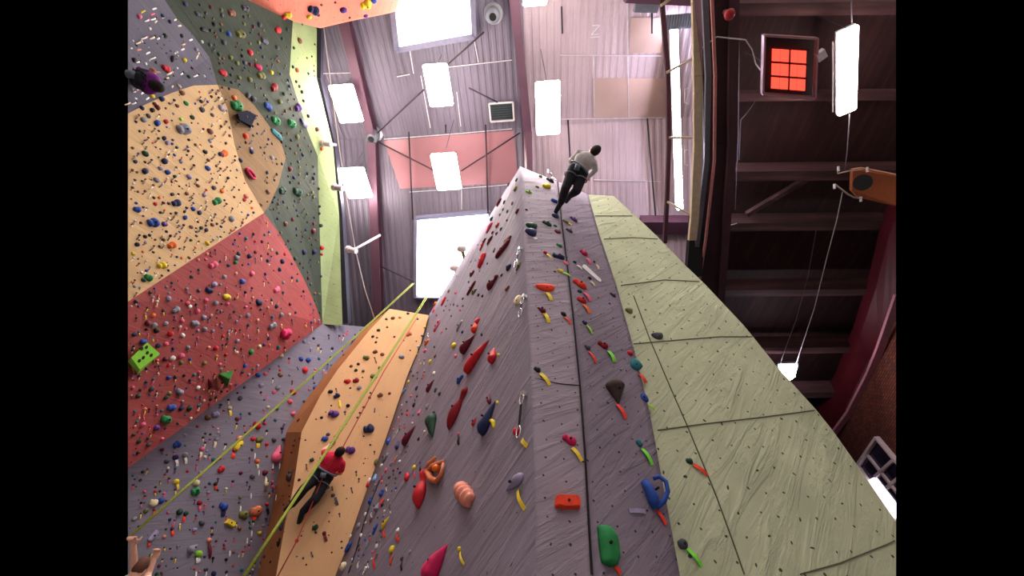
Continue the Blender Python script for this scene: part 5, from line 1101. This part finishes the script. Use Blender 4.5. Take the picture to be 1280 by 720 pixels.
# ---------------------------------------------------------------- ropes
def rope(pa, label, r, mat, two=None):
    bm = bmesh.new(); add_tube(bm, [P3(p) for p in pa], r, 6)
    if two: add_tube(bm, [P3(p) for p in two], r, 6)
    bmesh.ops.recalc_face_normals(bm, faces=bm.faces); o = smooth(recenter(obj('climbing_rope', bm, mat))); tag(o, label, 'rope'); return o
M_rg = plain('green_rope', (150, 160, 62), .7, 0, .3, 60); M_rr = plain('red_rope', (176, 60, 52), .7, 0, .2, 60)
def lerp3(a, b, n=10):
    A, B = at(*a), at(*b); return [A.lerp(B, i/n) - Zv*.06*math.sin(math.pi*i/n) for i in range(n+1)]
rope(lerp3((162.5, 670, 4.55), (516, 354, 11.2)), 'green rope running from the belayer up to the lower skylight', .010, M_rg, lerp3((164.5, 669.5, 4.5), (518, 354, 11.2)))
rope(lerp3((303, 722, 4.6), (532, 372, 11.3)), 'thick green rope passing left of the red-shirted climber', .013, M_rg, lerp3((304.5, 722, 4.6), (534, 372, 11.3)))
# ================================================================== people
M_skin = plain('skin', (214, 150, 124), .5, 0, .06, 20, .05)
M_skin2 = plain('skin_pale', (226, 172, 148), .5, 0, .06, 20, .05)
def capsule(bm, a, b, ra, rb, seg=12):
    """tapered limb piece with round ends"""
    add_tube(bm, [a, b], [ra, rb], seg); add_ball(bm, a, ra, (1, 1, 1), None, seg); add_ball(bm, b, rb, (1, 1, 1), None, seg)
def chain(bm, pts, rr, seg=12):
    for i in range(len(pts)-1): capsule(bm, pts[i], pts[i+1], rr[i], rr[i+1], seg)
def frame_rot(y, z):
    z = z.normalized(); x = y.cross(z).normalized(); y = z.cross(x)
    return Matrix(((x.x, y.x, z.x), (x.y, y.y, z.y), (x.z, y.z, z.z)))
def fused(name, bm, voxel, mat, sm=2):
    """one continuous surface from the overlapping body pieces"""
    me = bpy.data.meshes.new('tmp'); bm.to_mesh(me); bm.free(); o = bpy.data.objects.new('tmp', me); COL.objects.link(o)
    md = o.modifiers.new('r', 'REMESH'); md.mode = 'VOXEL'; md.voxel_size = voxel; md.use_smooth_shade = True
    ms = o.modifiers.new('s', 'SMOOTH'); ms.iterations = sm; ms.factor = .5
    dg = bpy.context.evaluated_depsgraph_get(); m2 = bpy.data.meshes.new_from_object(o.evaluated_get(dg))
    bpy.data.objects.remove(o); bpy.data.meshes.remove(me); m2.materials.clear()
    return smooth(obj(name, m2, mat))
def hand(bm, wr, d, pn, grip=.7, size=1.0, thumb=1):
    """palm, four unequal bent fingers and a thumb from the palm's side; d = forearm direction, pn = palm normal"""
    d = d.normalized(); pn = (pn - d*pn.dot(d)).normalized(); s = d.cross(pn)
    pc = wr + d*.045*size
    add_ball(bm, pc, .045*size, (.95, .4, 1.1), frame_rot(pn, d), 12)
    for k, (off, ln) in enumerate(((-.03, .070), (-.01, .080), (.011, .075), (.031, .058))):
        p = wr + d*.085*size + s*off*size; pts = [p - d*.03*size, p]; dd = d.copy()
        for j, f in enumerate((.45, .32, .23)):
            dd = (Matrix.Rotation(-grip*1.15, 3, s) @ dd).normalized() if True else dd
            pts.append(pts[-1] + dd*ln*f*size)
        chain(bm, pts, [.0095*size, .0095*size, .0088*size, .008*size, .007*size], 8)
    p = wr + d*.02*size - s*.034*size*thumb; dd = (d*.75 - s*.65*thumb + pn*.45).normalized()
    q = p + dd*.035*size; dd2 = (dd + pn*.6 + s*.3*thumb).normalized(); chain(bm, [p, q, q+dd2*.028*size], [.012*size, .0105*size, .008*size], 8)
def person(label, J, top, trousers, shoe, hair, hs=1.0, face=None, skin=M_skin, harness=None, sleeve='long', hair_back=True, palm=None, build=1.0, legs=True):
    """J: joint name -> point. Head up-axis from neck to head; face gives the looking direction"""
    root = thing('person', label, 'person', J['pelvis'])
    b = build; sp_ = (J['neck']-J['pelvis']).normalized(); sh = (J['rsh']-J['lsh']).normalized(); fr = sp_.cross(sh).normalized()
    chest = J['pelvis'].lerp(J['neck'], .68); belly = J['pelvis'].lerp(J['neck'], .32)
    def torso(bm, g):
        R = frame_rot(fr, sp_)
        add_ball(bm, J['pelvis'], .15*b+g, (1.08, .72, .85), R, 18); add_ball(bm, belly, .135*b+g, (1.05, .74, 1.1), R, 18)
        add_ball(bm, chest, .165*b+g, (1.08, .72, 1.0), R, 18)
        chain(bm, [J['lsh'], J['lsh'].lerp(J['rsh'], .5)-sp_*.02, J['rsh']], [.058*b+g, .075*b+g, .058*b+g], 12)
    bm = bmesh.new(); torso(bm, 0)
    hd = (J['head']-J['neck']).normalized(); face = face or fr
    chain(bm, [J['neck']-hd*.05, J['neck']+hd*.04, J['head']-hd*.05], [.06, .052, .055])
    f = (face - hd*face.dot(hd)).normalized(); HR = frame_rot(f, hd); H0 = J['head']; sd = hd.cross(f)
    add_ball(bm, H0, .1*hs, (.78, .95, 1.12), HR, 20); add_ball(bm, H0+f*.028*hs-hd*.055*hs, .066*hs, (.85, .9, .95), HR, 16)
    chain(bm, [H0+f*.09*hs+hd*.012*hs, H0+f*.112*hs-hd*.018*hs], [.011*hs, .015*hs], 8)
    add_ball(bm, H0+f*.088*hs-hd*.05*hs, .02*hs, (1.3, .6, .5), HR, 8)
    for s_ in (-1, 1): add_ball(bm, H0+sd*s_*.08*hs-hd*.01*hs, .028*hs, (.4, .7, 1.1), HR, 8)
    for s_ in ('l', 'r'):
        chain(bm, [J[s_+'sh'], J[s_+'el'], J[s_+'wr']], [.05*b, .04*b, .028*b])
        pn = palm or fr; hand(bm, J[s_+'wr'], J[s_+'wr']-J[s_+'el'], pn, .75, 1.0, 1 if s_ == 'l' else -1)
        chain(bm, [J['pelvis'].lerp(J[s_+'hip'], .8), J[s_+'kn']], [.085*b, .058*b]); chain(bm, [J[s_+'kn'], J[s_+'kn'].lerp(J[s_+'an'], .35), J[s_+'an']], [.056*b, .055*b, .036*b])
        chain(bm, [J[s_+'an'], J[s_+'to']], [.036, .026])
    keep(fused('body', bm, .009, skin, 1), root)
    # eyes
    for s_ in (-1, 1):
        bm = bmesh.new(); add_ball(bm, H0+f*.079*hs+sd*s_*.033*hs+hd*.008*hs, .011*hs, (1, 1, 1), None, 8); smooth(keep(obj('eye', bm, M_black), root))
    # hair: cap over crown and back
    bm = bmesh.new(); add_ball(bm, H0+hd*.016*hs-f*.014*hs, .106*hs, (.82, .96, 1.1), HR, 20)
    bmesh.ops.bisect_plane(bm, geom=bm.verts[:]+bm.edges[:]+bm.faces[:], plane_co=H0+f*.045*hs+hd*.01*hs, plane_no=(f-hd*.75).normalized(), clear_outer=True)
    for v in bm.verts: v.co += (v.co-H0).normalized()*.006*mnoise.noise(v.co*40)
    smooth(keep(obj('hair', bm, hair), root))
    # upper garment
    bm = bmesh.new(); torso(bm, .014)
    for s_ in ('l', 'r'):
        if sleeve == 'long': chain(bm, [J[s_+'sh'], J[s_+'el'], J[s_+'el'].lerp(J[s_+'wr'], .93)], [.07*b, .056*b, .042*b])
        else: chain(bm, [J[s_+'sh'], J[s_+'sh'].lerp(J[s_+'el'], .62)], [.074*b, .064*b])
    for k in range(9): 
        a = k*.7; add_ball(bm, belly+sh*.1*math.cos(a)+fr*.07*math.sin(a)-sp_*.04*(k % 3), .05, (1, 1, .6), None, 8)
    keep(fused('top', bm, .012, top, 2), root)
    # trousers
    bm = bmesh.new(); add_ball(bm, J['pelvis']-sp_*.02, .15*b+.02, (1.08, .8, .8), frame_rot(fr, sp_), 18)
    for s_ in ('l', 'r'):
        chain(bm, [J['pelvis'].lerp(J[s_+'hip'], .85), J[s_+'kn'], J[s_+'kn'].lerp(J[s_+'an'], .4), J[s_+'kn'].lerp(J[s_+'an'], .93)], [.108*b, .08*b, .076*b, .062*b])
        add_ball(bm, J[s_+'kn']+fr*.012, .082*b, (1, 1, .8), None, 10)
    keep(fused('trousers', bm, .012, trousers, 2), root)
    for s_ in ('l', 'r'):
        bm = bmesh.new(); a, t_ = J[s_+'an'], J[s_+'to']; d = (t_-a).normalized()
        chain(bm, [a, a.lerp(t_, .5), t_], [.052, .05, .038]); add_ball(bm, a-d*.03, .045, (1, 1, 1), None, 10)
        keep(fused('shoe', bm, .01, shoe, 1), root)
    if harness:
        r = .175*b; n_ = 24; hr = empty('harness_dummy'); bpy.data.objects.remove(hr)
        c = J['pelvis']+sp_*.06
        bm = bmesh.new(); add_tube(bm, [c+sh*math.cos(2*math.pi*k/n_)*r*1.08+fr*math.sin(2*math.pi*k/n_)*r*.84 for k in range(n_+1)], .018, 8, False)
        bmesh.ops.recalc_face_normals(bm, faces=bm.faces); hs_ = smooth(keep(obj('harness', bm, harness), root))
        for s_ in ('l', 'r'):
            d = (J[s_+'kn']-J[s_+'hip']).normalized(); c2 = J[s_+'hip']+d*.13; _, u, v = basis(d)
            bm = bmesh.new(); add_tube(bm, [c2+(u*math.cos(2*math.pi*k/16)+v*math.sin(2*math.pi*k/16))*.11*b for k in range(17)], .011, 6, False)
            bmesh.ops.recalc_face_normals(bm, faces=bm.faces); o = obj('leg_loop', bm, harness); o.parent = hs_
        bm = bmesh.new(); add_tube(bm, [J['pelvis']-fr*.16+sp_*.03, J['pelvis']-fr*.17-sp_*.05+sh*.03], .05, 10); bmesh.ops.recalc_face_normals(bm, faces=bm.faces)
        smooth(keep(obj('chalk_bag', bm, plain('chalk_bag_grey', (96, 104, 118), .7)), root))
    return root

fabric = lambda n, c: plain(n, c, .85, 0, .18, 16, .5)
M_denim = fabric('black_trousers', (34, 32, 40)); M_grey_top = fabric('grey_hoodie', (186, 180, 180)); M_redt = fabric('red_tshirt', (212, 34, 66))
M_hair = fabric('dark_hair', (34, 24, 26)); M_brhair = fabric('brown_hair', (92, 58, 46)); M_purp = fabric('purple_top', (112, 36, 122)); M_creamt = fabric('cream_tshirt', (222, 212, 190))
M_shoe = plain('black_shoe', (28, 28, 34), .5); M_har = fabric('grey_webbing', (110, 118, 128))
def joints(t0, **k):
    return {n: at(v[0], v[1], t0 + (v[2] if len(v) > 2 else 0)) for n, v in k.items()}
# climber near the top of the tower
q, n_, _ = surf(700, 262); tf = depth(q)
J = joints(tf-.35, head=(743, 189, -.02), neck=(735, 196), lsh=(724, 191, .05), rsh=(742, 204, -.05), pelvis=(722, 213), lhip=(716, 212), rhip=(729, 217),
           lkn=(707, 235, -.12), lan=(701, 254, .05), lto=(694, 266, .2), rkn=(721, 238, -.1), ran=(713, 244, .1), rto=(708, 252, .25),
           lel=(714, 201, .25), lwr=(716, 213, .35), rel=(744, 212, .2), rwr=(736, 221, .3))
person('climber in grey top and black trousers hanging off the tower peak', J, M_grey_top, M_denim, M_shoe, M_hair, 1.0, FW*.8+UP*.2-RT*.3, M_skin, M_har, 'long', build=1.05)
top_c = J
# climber in red on the sand column
q, n_, _ = surf(378, 640); tf = depth(q); q2, _, _ = surf(412, 580); td = depth(q2)-.32
J = {k: at(v[0], v[1], (tf-.12)*(1-v[2]) + td*v[2] + v[3]) for k, v in dict(head=(425, 565, 1, -.05), neck=(420, 571, 1, 0), lsh=(409, 570, .98, 0), rsh=(427, 580, .98, 0), pelvis=(406, 592, .8, -.02), lhip=(400, 592, .75, 0), rhip=(409, 598, .75, 0),
     lkn=(380, 611, .45, -.12), lan=(365, 631, .1, 0), lto=(357, 637, 0, .05), rkn=(394, 624, .4, -.14), ran=(378, 640, .08, -.03), rto=(373, 656, 0, .0), lel=(404, 563, 1, .2), lwr=(411, 558, 1, .35), rel=(426, 591, .95, .05), rwr=(412, 592, .9, .12)).items()}
person('climber in red t-shirt and black trousers on the sand coloured column', J, M_redt, M_denim, M_shoe, M_hair, .95, FW+RT*.3, M_skin2, M_har, 'short', build=1.04)
P = [at(345, 724, 6.6), at(371, 676, 7.2)] + [J['pelvis'].lerp(J['neck'], .3) - FW*.12] + [at(428, 560, depth(J['neck'])-.1), at(480, 464, 9.6), at(522, 396, 11.2)]
rope(P, 'thin red rope of the climber in the red t-shirt', .011, M_rr)
# climber cut by the left border, upper facet
q, n_, _ = surf(180, 100); t = depth(q)-.3
J = joints(t, head=(195, 107.5), neck=(191, 106), lsh=(188, 100), rsh=(187, 109), pelvis=(179, 100, .0), lhip=(177.5, 97), rhip=(177.5, 103), lkn=(173.5, 96.5, -.1), lan=(171, 99, .28), lto=(169, 102, .3), rkn=(173.5, 101.5, -.1), ran=(171, 104, .28), rto=(169, 106, .3),
           lel=(190.5, 96), lwr=(192, 93, .1), rel=(180, 108, .05), rwr=(177, 107, .1))
person('climber in purple top cut by the left edge on the upper grey facet', J, M_purp, M_denim, M_shoe, M_hair, .85, FW+RT*.2, M_skin, M_denim, 'short', build=.72)
# belayer standing at lower left
t = 4.6
H_ = at(175, 710, t); fwd = Vector((-.15, 1, 0)).normalized(); sd = Vector((1, .15, 0)).normalized()
base = Vector((H_.x, H_.y, 0))
zt_ = H_.z; k = zt_/1.62
def bp(x, y, z): return base + sd*x + fwd*y + Zv*z*k
J = dict(head=H_, neck=bp(-.02, -.02, 1.47), lsh=bp(-.09, 0, 1.38), rsh=bp(.17, 0, 1.40), pelvis=bp(0, 0, .95), lhip=bp(-.09, 0, .92), rhip=bp(.09, 0, .92), lkn=bp(-.1, .05, .50), rkn=bp(.1, .02, .50), lan=bp(-.11, 0, .09), ran=bp(.13, -.03, .09), lto=bp(-.12, .17, .04), rto=bp(.15, .15, .04),
         lel=at(168, 716, t-.02), lwr=at(166.5, 681, t-.05), rel=at(184, 719, t+.12), rwr=at(192, 700.5, t+.2))
person('belayer with brown hair and cream t-shirt reaching for the green rope', J, M_creamt, M_denim, M_shoe, M_brhair, .78, fwd+Zv*.5, M_skin2, M_har, 'short', palm=fwd)
